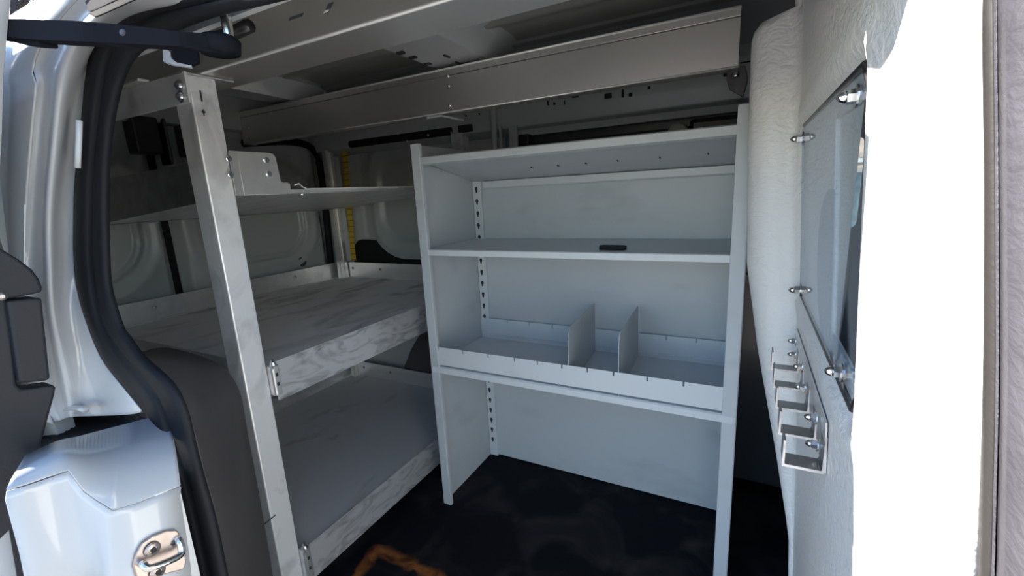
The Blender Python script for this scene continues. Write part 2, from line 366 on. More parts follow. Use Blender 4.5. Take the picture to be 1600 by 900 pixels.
# header rail with its holes
b = bm_(); prism(b, ((-1.78,1.50,1.175),(-1.78,1.44,1.195),(-1.78,1.425,1.30),(-1.78,1.40,1.34),(-1.78,1.52,1.36)), (1.98,0,0))
hd = obj('header_rail', b, 'inner_paint', wl, 0.004)
def hole(x, y, w, h, depth=0.003, Y=1.437, name='slot', par=None):
    p = PY(x, y, Y); return boxo(name, (p.x-w/2,Y-depth,p.z-h/2), (p.x+w/2,Y+0.02,p.z+h/2), 'slot_dark', par or hd, 0.0015)
for (x, y, w, h) in ((950,150,0.022,0.014),(973,146,0.006,0.022),(985,148,0.010,0.010),(1014,137,0.008,0.008),(1133,117,0.009,0.009),(899,150,0.022,0.010),
                     (856,161,0.006,0.014),(866,162,0.006,0.008),(882,160,0.003,0.014),(728,181,0.006,0.006),(749,178,0.006,0.006),(1166,95,0.03,0.012)):
    hole(x, y, w, h, Y=1.430)
boxo('slot', (-1.52,1.43,1.196), (-0.98,1.47,1.228), 'black_void', hd, 0.012)
boxo('slot', (-0.955,1.43,1.200), (-0.895,1.47,1.226), 'slot_dark', hd, 0.004)
for (x, y) in ((636,220),(669,211),(705,207)): 
    p = PY(x, y, 1.43); b = bm_(); lathe(b, (p.x,1.432,p.z), (0,-1,0), ((0,0.005),(0.003,0.005),(0.006,0.002)), 10); obj('rivet', b, 'zinc', hd, smooth=True)
# upright conduit between the two wall bays
b = bm_(); cyl(b, (-0.80,1.425,0.0), (-0.80,1.425,1.30), 0.011); cyl(b, (-0.775,1.425,0.0), (-0.775,1.425,1.205), 0.005)
obj('conduit', b, 'inner_paint', wl, smooth=False)
# closed sliding door of the far side
d2 = boxo('door_2', (-0.755,1.50,0.0), (0.16,1.528,1.215), 'far_door', None, 0.01, label='dark closed sliding door on the far side behind the white shelf unit', cat='door', kind='structure')
b = bm_(); prism(b, ((-0.74,1.502,1.215),(-0.74,1.455,1.215),(-0.74,1.448,1.225),(-0.74,1.455,1.235),(-0.74,1.50,1.235)), (0.86,0,0)); obj('track_upper', b, 'far_door', d2, 0.002)
b = bm_(); prism(b, ((-0.735,1.502,1.172),(-0.735,1.462,1.166),(-0.735,1.462,1.192),(-0.735,1.502,1.196)), (0.86,0,0)); obj('track_lower', b, 'inner_paint', d2, 0.003)
boxo('door_panel', (-0.70,1.485,0.70), (0.10,1.503,1.145), 'far_door', d2, 0.012)
b = bm_(); lathe(b, (-0.20,1.486,1.128), (0,-1,0), ((0,0.030),(0.006,0.029),(0.009,0.024)), 20); obj('cap', b, 'inner_paint', d2, smooth=True)
boxo('latch_housing', (-0.165,1.455,1.095), (-0.02,1.49,1.160), 'black_plastic', d2, 0.012)
b = bm_(); lathe(b, (-0.135,1.456,1.128), (0,-1,0), ((0,0.010),(0.004,0.010),(0.007,0.005)), 14); obj('bolt', b, 'zinc', d2, smooth=True)
br = PY(1150, 120, 1.43)
b = bm_(); prism(b, ((br.x-0.03,1.428,br.z+0.02),(br.x+0.02,1.428,br.z+0.028),(br.x+0.03,1.428,br.z-0.01),(br.x+0.02,1.428,br.z-0.055),(br.x-0.015,1.428,br.z-0.03)), (0,0.006,0))
bk = obj('roller_bracket', b, 'hook_steel', d2, 0.002)
b = bm_(); lathe(b, (br.x,1.428,br.z+0.005), (0,-1,0), ((0,0.009),(0.005,0.009),(0.007,0.006)), 12); obj('bolt', b, 'zinc', bk, smooth=True)
b = bm_(); cyl(b, (br.x+0.045,1.43,0.95), (br.x+0.045,1.43,br.z+0.02), 0.006); obj('guide_rod', b, 'black_plastic', d2)
b = bm_(); prism(b, ((-0.745,1.43,1.20),(-0.715,1.43,1.20),(-0.715,1.43,1.125),(-0.745,1.43,1.125)), (0,0.012,0)); obj('end_bracket', b, 'inner_paint', d2, 0.002)
boxo('end_stop', (-0.712,1.435,1.125), (-0.675,1.47,1.17), 'black_plastic', d2, 0.003)

# rear doors: two pressed leaves with a dark gap between, black weather seal around
def leaf(name, y0, y1, ovals, label):
    def xs(y, z):
        d = 0.0
        for (cy, cz, hy, hz, r) in ovals:
            s = rrect(y, z, cy, cz, hy, hz, r)
            d -= 0.024*sstep(0.010, -0.010, s)
            d -= 0.014*math.exp(-((s-0.006)/0.0045)**2)
            d += 0.009*math.exp(-((s-0.055)/0.018)**2)
        e = min(y-y0, y1-y); d -= 0.03*sstep(0.03, 0.0, e)
        return -1.755 + d
    b = bm_(); nu = int((y1-y0)/0.0055); grid(b, lambda u, v: Vector((xs(y0+(y1-y0)*u, 0.10+1.19*v), y0+(y1-y0)*u, 0.10+1.19*v)), nu, 200)
    return obj(name, b, 'inner_paint', smooth=True, solid=0.003, recalc=False, label=label, cat='door', kind='structure')
d3 = leaf('door_3', 0.20, 0.805, ((0.48,0.94,0.245,0.17,0.13),(0.48,1.19,0.245,0.06,0.05)), 'grey pressed rear door leaf seen left of the aluminum post')
d4 = leaf('door_4', 0.83, 1.455, ((1.13,0.93,0.215,0.165,0.12),(1.13,1.16,0.225,0.06,0.05)), 'grey pressed rear door leaf behind the trays, right of the gap')
boxo('gap_seal', (-1.81,0.79,0.10), (-1.785,0.845,1.28), 'black_void', d3)
p = PX(472, 409, -1.75); b = bm_(); lathe(b, (-1.752,p.y,p.z), (1,0,0), ((0,0.022),(0.003,0.022),(0.005,0.018)), 20); obj('grommet', b, 'gray_upholstery', d4, smooth=True)
for (x, y, r) in ((462,405,0.004),(443,422,0.006),(449,416,0.004)):
    p = PX(x, y, -1.755); b = bm_(); lathe(b, (-1.758,p.y,p.z), (1,0,0), ((0,r),(0.004,r)), 10); obj('pin_hole', b, 'slot_dark', d4)
# black latch covers hanging from the top of the leaf
for (x0, y0, x1, y1) in ((198,192,250,242),(253,222,266,258),(276,190,300,246)):
    a, c = PX(x0, y0, -1.72), PX(x1, y1, -1.72); boxo('latch_cover', (-1.752,a.y,c.z), (-1.69,c.y,max(a.z,1.27)), 'black_plastic', d3, 0.006)
# curved seal around the far leaf
sp = [PX(x, y, -1.74) for x, y in ((470,224),(488,232),(498,250),(503,280),(507,310),(511,350),(515,390),(520,430))]
sp = [PX(440,221,-1.74), PX(380,224,-1.74)][::-1] + sp; sp.append(Vector((-1.74, sp[-1].y, 0.1)))
b = bm_(); tube(b, smooth_curve(sp, 50), 0.015, 10); obj('weather_seal', b, 'seal_rubber', d4, smooth=True)
# rear corner pillar with holes, and rear header
b = bm_(); prism(b, ((-1.80,1.468,0.0),(-1.70,1.468,0.0),(-1.655,1.51,0.0),(-1.655,1.56,0.0),(-1.80,1.56,0.0)), (0,0,1.30))
wr = obj('wall_rear', b, 'inner_paint', None, 0.006, label='grey rear corner pillar and header around the rear doors', cat='wall', kind='structure')
boxo('rear_header', (-1.86,0.20,1.255), (-1.70,1.52,1.40), 'inner_paint', wr, 0.012)
boxo('rear_skin', (-1.90,0.15,-0.3), (-1.87,1.56,1.42), 'white_paint', wr)
boxo('far_skin', (-1.90,1.56,-0.3), (0.14,1.575,1.40), 'white_paint', wr)
for (x, y, w, h) in ((514,259,0.008,0.008),(516,267,0.010,0.022),(523,357,0.008,0.010),(528,357,0.008,0.010),(529,369,0.012,0.012),(531,385,0.007,0.007),(512,270,0.006,0.006)):
    p = PY(x, y, 1.466); boxo('slot', (p.x-w/2,1.4655,p.z-h/2), (p.x+w/2,1.48,p.z+h/2), 'slot_dark', wr, 0.002)
# far wheel housing bump behind the lower tray
def bump(u, v):
    x = -1.50+0.64*u; t = v*math.pi/2; r = 0.30*math.sqrt(max(0, 1-((x+1.15)/0.36)**2)) if abs(x+1.15) < 0.36 else 0.0
    return Vector((x, 1.50-0.20*math.sin(t)**0.6*(1 if r > 0 else 0)*sstep(0,0.15,r), 0.20+ r*math.cos(t)**0.6 if r > 0 else 0.05))
b = bm_()
prof = [(1.53,0.47),(1.50,0.465),(1.480,0.44),(1.470,0.40),(1.466,0.0)]
for (ya,za),(yb,zb) in zip(prof, prof[1:]):
    for k in range(16):
        def zz(x, z): return z*math.sqrt(max(0.0, 1-((x+1.08)/0.34)**2))
        xa, xb = -1.42+0.68*k/16, -1.42+0.68*(k+1)/16
        quad(b, ((xa,ya,zz(xa,za)),(xb,ya,zz(xb,za)),(xb,yb,zz(xb,zb)),(xa,yb,zz(xa,zb))))
bmesh.ops.remove_doubles(b, verts=b.verts, dist=1e-5)
obj('wheel_housing', b, 'wheel_cover', wl, smooth=True)

# near (passenger) side: door surround lofted from its section lines
def trace(pts, off): return [PS(x, y, off) for x, y in pts]
cA = [(150,-40),(120,0),(100,20),(86,40),(66,66),(54,95),(50,112),(57,130),(52,180),(46,250),(42,300),(39,360),(38,420),(42,480),(52,540),(64,600),(74,640),(84,662)]
cB = [(190,-40),(160,0),(132,24),(112,45),(90,75),(76,105),(72,130),(70,180),(64,250),(58,300),(56,360),(58,420),(64,480),(74,540),(86,600),(94,640),(99,655)]
cC = [(215,-40),(190,0),(158,24),(138,45),(112,78),(98,110),(92,140),(88,180),(82,250),(78,300),(76,360),(78,420),(82,480),(92,540),(104,600),(110,640),(112,651)]
cD = [(270,-40),(225,0),(180,24),(155,45),(134,80),(122,110),(114,140),(108,180),(100,250),(94,300),(91,360),(92,420),(96,480),(108,530),(124,590),(133,630),(136,651)]
cE = [(390,-40),(312,0),(220,15),(178,34),(160,50),(145,75),(135,120),(128,190),(121,250),(117,300),(116,350),(116,400),(121,450),(135,500),(160,560),(200,610),(224,638),(232,648)]
cEl = cE[:-1] + [(240,680),(252,700),(262,750),(275,800),(290,860),(298,900),(312,960)]
cF = [(430,-34),(350,0),(255,20),(215,36),(192,55),(175,80),(163,120),(153,190),(147,250),(144,300),(143,350),(143,400),(148,450),(158,500),(185,545),(225,590),(248,620),(262,660),(272,690),(290,740),(305,800),(320,870),(326,900),(338,960)]
cG = [(500,-15),(437,0),(345,22),(290,42),(255,58),(222,80),(205,100),(192,130),(183,165),(177,200),(172,250),(170,300),(170,350),(172,420),(175,450),(183,480),(195,515),(205,527),(225,555),(262,588),(280,610),(293,640),(300,665),(305,690),(318,740),(335,800),(348,860),(356,900),(370,960)]
N = 70
offs = (0.0, 0.012, 0.006, 0.030, 0.045)
b = bm_(); cur = [smooth_curve(trace(c, o), N) for c, o in zip((cA,cB,cC,cD,cE), offs)]
loft(b, cur)
wn_ = obj('wall_right', b, 'white_paint', smooth=True, solid=0.0025, recalc=False, label='white painted door pillar and quarter panel around the side door opening', cat='wall', kind='structure')
bmsub = wn_.modifiers.new('soft', 'SUBSURF'); bmsub.levels = 1; bmsub.render_levels = 2
# outer quarter skin going back from the pillar edge and up to the roof
A3 = smooth_curve(trace(cA, 0.0), 40)
def skin(u, v):
    a = A3[min(int(u*39+0.5), 39)]; x = a.x + (-2.0-a.x)*v; return Vector((x, skinY(a.z) + 0.0, a.z))
b = bm_(); grid(b, skin, 39, 16); obj('quarter_skin', b, 'white_paint', wn_, smooth=True, solid=0.003)
zt = A3[0].z
def upper(u, v):
    z = zt + (1.207-zt)*v; x = -2.0 + 3.4*u; return Vector((x, skinY(z), z))
b = bm_(); grid(b, upper, 2, 14); obj('cant_rail', b, 'white_paint', wn_, smooth=True, solid=0.003)
# lower skin below the mid track, running back
b = bm_(); grid(b, lambda u, v: Vector((-0.90-1.1*u, 0.17, -0.30+1.03*v)), 2, 2); obj('lower_skin', b, 'white_paint', wn_, solid=0.003)
# pressed waist recess on the quarter panel (flat sheet, reflection painted in as pale teal)
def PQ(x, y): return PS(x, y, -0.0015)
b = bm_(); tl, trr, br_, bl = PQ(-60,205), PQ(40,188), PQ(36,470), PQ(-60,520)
solid_loft(b, [[tl, trr],[bl, br_]], (0,0.0012,0)); q = obj('quarter_sheen', b, 'panel_sheen', None, 0.0, label='pale teal painted reflection on the quarter panel behind the black door trim', cat='window', kind='structure')
# black slot of the middle sliding track + painted ledge and corner below
b = bm_(); loft(b, [smooth_curve(trace(((60,664),(84,662),(99,655),(112,651),(136,651),(180,649),(240,645)), 0.05), 20), smooth_curve([PX(x, y+10, -0.72) for x, y in ((55,712),(88,692),(120,684),(150,677),(200,664),(256,648))], 20)])
obj('track_slot', b, 'black_void', wn_, smooth=True, solid=0.002)
back = [PX(x, y, -0.665) for x, y in ((40,712),(88,690),(120,683),(150,675),(200,662),(262,645))]
midl = [PX(x, y, -0.60) for x, y in ((20,745),(70,720),(110,710),(150,724),(200,724),(275,705))]
fpx = ((10,765),(40,757),(75,745),(107,734),(117,748),(130,766),(150,780),(166,790),(176,796),(215,784),(245,772),(282,758))
fdx = (-0.575,-0.575,-0.575,-0.575,-0.57,-0.565,-0.558,-0.552,-0.548,-0.548,-0.548,-0.548)
front = [PX(x, y, d) for (x, y), d in zip(fpx, fdx)]
b = bm_(); loft(b, [smooth_curve(back, 40), smooth_curve(midl, 40), resample(front, 40)])
lg = obj('sill_ledge', b, 'white_paint', wn_, smooth=True, solid=0.0012)
low = [PX(x, 960, d) for x, d in ((50,-0.58),(66,-0.575),(105,-0.572),(130,-0.574),(145,-0.572),(158,-0.568),(168,-0.558),(174,-0.548),(180,-0.545),(235,-0.545),(265,-0.545),(306,-0.545))]
fr2 = [p.copy() for p in front]; 
for i, p in enumerate(fr2): p.z -= 0.0015
b = bm_(); loft(b, [fr2, [a.lerp(c, 0.06)+Vector((0,-0.002,0)) for a, c in zip(fr2, low)], [a.lerp(c, 0.5) for a, c in zip(fr2, low)], low])
obj('pillar_foot', b, 'white_paint', wn_, smooth=True, solid=0.002)
b = bm_(); prism(b, trace(((60,664),(66,652),(84,655),(88,664),(88,690),(84,697),(55,703)), 0.01), (0,0.004,0)); obj('track_end_plate', b, 'white_paint', wn_, 0.002)
b = bm_(); tube(b, trace(((104,640),(112,637),(125,638),(134,640)), 0.012), 0.004, 8); obj('sealant_bead', b, 'white_paint', wn_, smooth=True)
b = bm_(); tube(b, trace(((124,188),(123,215),(122,240),(121,262)), 0.028), 0.0032, 8); obj('edge_clip', b, 'shelf_edge', wn_, smooth=True)
# inner face of the near side above the opening
b = bm_(); prism(b, ((-2.0,0.317,1.168),(-2.0,0.325,1.168),(-2.0,0.408,1.285),(-2.0,0.400,1.285)), (3.2,0,0)); ih = obj('inner_header', b, 'white_paint', wn_)
for (x, y, w, h) in ((513,12,0.006,0.012),(462,26,0.018,0.004)):
    r_ = ray(x, y); t_ = (0.325+0.709*(HC-1.168))/(r_.y-0.709*r_.z); p = CAM+r_*t_
    tz = Vector((0,0.578,0.816))*h/2; tx = Vector((w/2,0,0)); nn_ = Vector((0,0.816,-0.578))
    b = bm_(); prism(b, [p-tx-tz, p+tx-tz, p+tx+tz, p-tx+tz], nn_*0.0006); obj('slot', b, 'black_void', ih)
b = bm_(); p0, p1 = PY(340,58,0.34), PY(390,40,0.34); tube(b, [p0, p0.lerp(p1,0.5)+Vector((0,0,-0.002)), p1], 0.007, 8); obj('track_stop', b, 'black_plastic', wn_, smooth=True)
b = bm_(); prism(b, ((-0.24,0.232,1.134),(-0.24,0.262,1.128),(-0.24,0.292,1.134),(-0.24,0.292,1.16),(-0.24,0.250,1.205),(-0.24,0.238,1.20)), (0.50,0,0)); obj('shade_header', b, 'white_paint', wn_, 0.004)  # added out of view; its shadow trims the sun patch on the partition
# inner near wall of the rear quarter, dark in shade
boxo('inner_quarter', (-1.80,0.205,0.0), (-0.86,0.225,1.20), 'inner_paint', wn_)
boxo('rocker_panel', (-0.86,0.215,-0.30), (-0.585,0.225,0.66), 'white_paint', wn_)

# rubber door seal
cur = [smooth_curve(trace(cEl, 0.043), N), smooth_curve([p+Vector((0.004,-0.018,0)) for p in trace([((a+c)/2,(d+e)/2) for (a,d),(c,e) in zip(cEl[:len(cF)],cF)], 0.045)], N),
       smooth_curve(trace(cF, 0.048), N), smooth_curve([p+Vector((0.004,-0.014,0)) for p in trace([((a+c)/2,(d+e)/2) for (a,d),(c,e) in zip(cF, resample([(x,y,0) for x,y in cG], len(cF)) and [(q.x,q.y) for q in resample([(x,y,0) for x,y in cG], len(cF))])], 0.052)], N), smooth_curve(trace(cG, 0.055), N)]
cur = [cur[0], cur[2], cur[4]]
# round the two lobes with intermediate rows lifted off the flange
rows = []
for A, B in ((cur[0],cur[1]),(cur[1],cur[2])):
    for k in range(5):
        t = k/5; h = math.sin(math.pi*t)**0.8*0.011
        rows.append([a.lerp(c, t)+Vector((h*1.1,-h*0.45,0)) for a, c in zip(A, B)])
rows.append(cur[2]); rows.append([p+(p-CAM).normalized()*0.03+Vector((-0.006,0,0)) for p in cur[2]])
b = bm_(); loft(b, rows)
obj('trim_1', b, 'seal_rubber', smooth=True, solid=0.002, recalc=False, label='thick black rubber seal curving around the side door opening', cat='door seal', kind='structure')
# header part of the seal and dark trim strip above it, running forward
hs, he = cur[2][0], Vector((0.12, 0.34, 1.20))
b = bm_(); prism(b, [PS(x, y, 0.004) for x, y in ((128,-30),(133,2),(138,19),(150,15),(182,0),(240,-30))], (-0.01,0.004,0.004))
dk = obj('trim_2', b, 'cover_grey', None, 0.001, label='grey cover strip with black lower edge above the door opening', cat='trim', kind='structure')
b = bm_(); prism(b, [PS(x, y, 0.003) for x, y in ((138,20),(150,26),(165,20),(200,4),(260,-22),(240,-30),(182,1),(150,15))], (-0.01,0.004,0.002)); obj('lower_edge', b, 'door_arm', dk, 0.0008)
# dark plastic wheel housing cover beside the aluminum post
out = [(205,560),(228,548),(252,547),(300,560),(340,580),(365,620),(376,680),(395,780),(416,900),(424,960)]
inn = [(205,560),(225,566),(262,592),(280,612),(293,640),(300,665),(318,740),(335,800),(352,900),(366,960)]
o3 = smooth_curve([PY(x, y, 0.43) for x, y in out], 40); i3 = smooth_curve(trace(inn, 0.06), 40)
mid = [a.lerp(c, 0.55)+Vector((0.025,-0.015,0.010)) for a, c in zip(i3, o3)]
edge = [p+Vector((-0.03,0.03,-0.01)) for p in o3]
b = bm_(); loft(b, [i3, [a.lerp(c,0.25)+Vector((0.010,-0.004,0.002)) for a, c in zip(i3, o3)], mid, o3, edge])
wh = obj('trim_3', b, 'wheel_cover', smooth=True, solid=0.003, recalc=False, label='scuffed dark grey plastic cover over the near wheel housing', cat='trim', kind='structure')
wh.modifiers.new('soft', 'SUBSURF').render_levels = 2
def on_cover(x, y): return PY(x, y, 0.36)
for pts in (((292,575),(296,580),(298,588),(293,600),(287,612)),((328,604),(334,610),(338,616)),((344,620),(350,626),(358,632),(360,640))):
    q = [on_cover(x, y) for x, y in pts]

# ================================================================== PARTITION
Xa_t = ((-0.2,0.19),(0.0,0.155),(0.2009,0.122),(0.333,0.100),(0.4648,0.0746),(0.6629,0.033),(0.8279,0.0053),(1.0589,-0.0053),(1.2054,-0.008))
def xa(z):
    if z >= 1.2318: return 1.0
    if z >= 1.2054:
        t = (z-1.2054)/0.0264; return -0.008 + 0.022*(1-math.sqrt(max(0,1-t*t)))
    for (z0,x0),(z1,x1) in zip(Xa_t, Xa_t[1:]):
        if z <= z1: 
            t = (z-z0)/(z1-z0); return x0+(x1-x0)*t
    return -0.008
def part_path(z):
    xb = bx_(z); a = min(xa(z), xb-0.008); YA = 0.888; r = min(0.020, (xb-a)*0.35); r2 = min(0.048, (xb-a)*0.6); pts = []
    for k in range(61): pts.append((xb, 0.199 + (YA-r-0.199)*k/60))
    for k in range(1, 9): t = math.pi/2*k/8; pts.append((xb-r+r*math.cos(t), YA-r+r*math.sin(t)))
    for k in range(1, 11): pts.append((xb-r+(a+r2-xb+r)*k/10, YA))
    for k in range(1, 9): t = math.pi/2*k/8; pts.append((a+r2-r2*math.sin(t), YA+r2-r2*math.cos(t)))
    for (x_, y_) in ((max(a,0.012)+0.010, 0.955), (xb+0.045, 1.04), (0.19, 1.15), (0.20, 1.50)): pts.append((max(x_, a), y_))
    return pts
WY0, WY1, WZ0, WZ1 = 0.4125, 0.868, 0.7883, 1.0556
b = bm_(); rowsP = []
NZ = 150
for j in range(NZ+1):
    z = -0.05+1.452*j/NZ; row = []
    for (x, y) in part_path(z):
        d = 0.0
        if y < 0.9 and x > bx_(z)-0.001:
            s = rrect(y, z, (WY0+WY1)/2, (WZ0+WZ1)/2, (WY1-WY0)/2+0.010, (WZ1-WZ0)/2+0.010, 0.033)
            d = 0.005*sstep(0.007, -0.003, s) - 0.0035*math.exp(-((s-0.018)/0.011)**2)
            # soft swelling of the moulding below and above the window
            d -= 0.0015*math.sin(z*9.0)*math.sin(y*8.0)
        row.append(Vector((x+d, y, z)))
    rowsP.append(row)
V_ = [[b.verts.new(p) for p in r] for r in rowsP]
for A_, B_ in zip(V_, V_[1:]):
    for i in range(len(A_)-1):
        cy_, cz_ = (A_[i].co.y+B_[i+1].co.y)/2, (A_[i].co.z+B_[i+1].co.z)/2
        if i < 60 and WY0+0.022 < cy_ < PB(1297, 350).y and WZ0+0.02 < cz_ < WZ1-0.02: continue
        b.faces.new([A_[i],A_[i+1],B_[i+1],B_[i]])
wf = obj('wall_front', b, 'fibreglass', smooth=True, solid=0.004, recalc=False, label='white wrinkled fiberglass partition with a window, partly in sunlight', cat='partition', kind='structure')
pane_pts = lambda y, z, o=0.0: Vector((bx_(z)+o, y, z))
b = bm_(); prism(b, [pane_pts(*q) for q in ((WY0+0.02,WZ0),(WY1-0.02,WZ0),(WY1,WZ0+0.02),(WY1,WZ1-0.02),(WY1-0.02,WZ1),(WY0+0.02,WZ1),(WY0,WZ1-0.02),(WY0,WZ0+0.02))], (0.004,0,0))
w1 = obj('window_1', b, 'pane_glass', None, 0.0, label='clear grey pane bolted over the partition opening', cat='window', kind='structure')
b = bm_(); tube(b, [pane_pts(y, z, 0.0015) for y, z in ((WY1-0.014,WZ1+0.0012),(WY0+0.02,WZ1+0.002),(WY0-0.0007,WZ1-0.02),(WY0-0.002,WZ0+0.02),(WY0+0.02,WZ0-0.002),(WY1-0.014,WZ0-0.0013))], 0.0028, 8); obj('rubber_edge', b, 'black_plastic', w1, smooth=True)
def acorn(name, p, par, s=1.0, axis=(-1,0,0)):
    s *= 0.66
    b = bm_(); lathe(b, p, axis, ((0,0.0135*s),(0.0022*s,0.0135*s)), 18)
    w = obj(name, b, 'zinc', par)
    b = bm_(); lathe(b, Vector(p)+Vector(axis)*0.0022*s, axis, ((0,0.0085*s),(0.008*s,0.0085*s)), 6); obj('hex_nut', b, 'zinc', w)
    b = bm_(); lathe(b, Vector(p)+Vector(axis)*0.010*s, axis, ((0,0.0070*s),(0.004*s,0.0068*s),(0.008*s,0.0050*s),(0.0105*s,0.002*s),(0.011*s,0.0)), 16); obj('cap_dome', b, 'chrome', w, smooth=True)
    return w
for (x, y) in ((1340,150),(1316,582)): q = PB(x, y); acorn('acorn_nut', q, w1)
for (x, y) in ((1252,218),(1249,450)):
    q = PB(x, y); q = Vector((bx_(q.z), min(q.y, 0.858), q.z)); acorn('acorn_nut', q, w1, 1.25)
# opening behind the pane: dark cab behind
# hook rack under the window
hr = thing('hook_rack', (bx_(0.67), 0.69, 0.67), 'five-hook steel bar bolted to the fiberglass partition under its window', 'hook rack')
def HP(y, z, o=0.0): return Vector((bx_(z)+o, y, z))
b = bm_(); prism(b, [HP(0.521,0.6694,-0.005), HP(0.865,0.6694,-0.005), HP(0.865,0.7276,-0.005), HP(0.521,0.7276,-0.005)], (0.002,0,0)); obj('back_plate', b, 'alum', hr, 0.0006)
for k, y in enumerate((0.521, 0.591, 0.663, 0.736, 0.8085)):
    w = 0.026; z0 = 0.6705; x0 = bx_(z0)-0.005; t = 0.002; L = 0.0385; rise = 0.029
    b = bm_(); prism(b, [Vector((x0,y,z0+0.040)),Vector((x0,y,z0)),Vector((x0-0.003,y,z0-0.002)),Vector((x0-L+0.003,y,z0-0.002)),Vector((x0-L,y,z0+0.001)),Vector((x0-L,y,z0+rise)),
                         Vector((x0-L+t,y,z0+rise)),Vector((x0-L+t,y,z0+0.003)),Vector((x0-L+t+0.002,y,z0)),Vector((x0-t-0.0015,y,z0)),Vector((x0-t,y,z0+0.003)),Vector((x0-t,y,z0+0.040))], (0,w,0))
    hk = obj('hook', b, 'hook_steel', hr, 0.0004)
    b = bm_(); y_ = y-0.0004; prism(b, [Vector((x0-L-0.0003,y_,z0+rise)),Vector((x0-L-0.0003,y_,z0-0.0024)),Vector((x0,y_,z0-0.0024)),Vector((x0,y_,z0+0.040)),Vector((x0-t,y_,z0+0.040)),Vector((x0-t,y_,z0+0.0007)),Vector((x0-L+t,y_,z0+0.0007)),Vector((x0-L+t,y_,z0+rise))], (0,0.0006,0))
    obj('cut_edge', b, 'raw_edge', hk)
for (x, y) in ((1245,520),(1247,548),(1260,574),(1264,606),(1288,655),(1290,697)):
    q = PB(x, y); acorn('acorn_nut', HP(min(q.y,0.86), q.z, -0.0052 if q.y > 0.6 else -0.0072), hr, 0.9)

# cab beyond the pane: trim panel with an oblong opening, headrest, and the cab floor and roof
def slot_loop(cx, cz, hx, hz, n=9):
    pts = []
    for k in range(n): t = math.pi*k/(n-1); pts.append((cx+hx*math.cos(t), cz+hz-hx+hx*math.sin(t)))
    for k in range(n): t = math.pi+math.pi*k/(n-1); pts.append((cx+hx*math.cos(t), cz-hz+hx+hx*math.sin(t)))
    return pts
h0, h1 = PY(1330,214,1.50), PY(1330,357,1.50); hL, hRr = PY(1317,285,1.50), PY(1345,285,1.50)
cx, cz, hx, hz = (hL.x+hRr.x)/2, (h0.z+h1.z)/2, abs(hRr.x-hL.x)/2*1.05, abs(h0.z-h1.z)/2
b = bm_(); outer = [b.verts.new((x,1.50,z)) for x, z in ((0.155,-0.1),(1.25,-0.1),(1.25,1.36),(0.155,1.36))]; inner = [b.verts.new((x,1.50,z)) for x, z in slot_loop(cx, cz, hx, hz)]
ed = [b.edges.new((l[i], l[(i+1)%len(l)])) for l in (outer, inner) for i in range(len(l))]
bmesh.ops.triangle_fill(b, use_beauty=True, use_dissolve=False, edges=ed)
cb = obj('wall_cab', b, 'gray_upholstery', None, solid=0.006, label='grey cab side panel with an oblong opening seen through the pane', cat='wall', kind='structure')
boxo('cab_dash', (1.20,0.2,-0.2), (1.25,1.56,0.75), 'gray_upholstery', cb)
boxo('cab_floor', (0.31,0.2,-0.12), (1.25,1.56,-0.08), 'gray_upholstery', cb)
boxo('cab_near_side', (0.35,0.205,-0.1), (1.25,0.225,1.30), 'gray_upholstery', cb)  # unseen; carried past window height to keep direct sun out of the cab

# near front pillar of the door opening
def pil(pts, offy): return resample([PY(x, y, offy) for x, y in pts], 12)
c0 = pil(((1550,-60),(1547,0),(1548,300),(1546,600),(1540,900),(1537,960)), 0.208)
c1 = pil(((1540,-60),(1537,0),(1541,300),(1539,600),(1529,900),(1526,960)), 0.198)
c2 = pil(((1552,-60),(1552,0),(1555,300),(1556,600),(1549,900),(1546,960)), 0.188)
c3 = pil(((1554.5,-60),(1554.5,0),(1557.5,300),(1558.5,600),(1551.5,900),(1548.5,960)), 0.1874)
c4 = pil(((1563,-60),(1563,0),(1566,300),(1567,600),(1560,900),(1557,960)), 0.190)
c5 = pil(((1580,-60),(1580,0),(1582,300),(1583,600),(1577,900),(1574,960)), 0.173)
c6 = pil(((1640,-60),(1640,0),(1640,300),(1640,600),(1640,900),(1640,960)), 0.155)
b = bm_(); loft(b, [c0, c1, c2]); p4 = obj('trim_4', b, 'pillar_seal', smooth=True, solid=0.001, recalc=False, label='grey rubber seal strip at the right edge of the door opening', cat='door seal', kind='structure')
b = bm_(); loft(b, [c2, [p+Vector((0,-0.0012,0)) for p in c2], [p+Vector((0,-0.0012,0)) for p in c3], c3]); obj('bright_edge', b, 'pillar_trim', p4, smooth=True)
b = bm_(); loft(b, [c3, c4]); obj('groove', b, 'seal_rubber', p4, smooth=True)
far = [Vector((0.30, 0.12, p.z)) for p in c6]
b = bm_(); loft(b, [c4, c5, c6, far]); p5 = obj('trim_5', b, 'pillar_trim', smooth=True, solid=0.002, recalc=False, label='lilac-grey grained front pillar trim at the right edge', cat='trim', kind='structure')
boxo('front_skin', (0.27,0.125,-0.30), (1.3,0.145,0.75), 'white_paint', p5)

# ================================================================== WHITE SHELF UNIT
X0, X1, YF, YK, CH = -0.828, 0.003, 1.0, 1.31, 1.12
su = thing('shelf_unit', ((X0+X1)/2, YF, 0.0), 'white steel shelf unit with three shelves standing on the black floor', 'shelf unit')
for s, x in ((1, X0), (-1, X1)):
    b = bm_(); xi = x+s*0.030; t = 0.0022
    prof = [(x,YK),(x,YF+0.002),(x+s*0.002,YF),(xi-s*0.001,YF),(xi,YF+0.001),(xi,YF+0.012),(xi-s*t,YF+0.012),(xi-s*t,YF+t),(x+s*t,YF+t),(x+s*t,YK)]
    prism(b, [(q[0],q[1],0.0) for q in prof], (0,0,CH)); obj('side_panel', b, 'shelf_white', su, 0.0006)
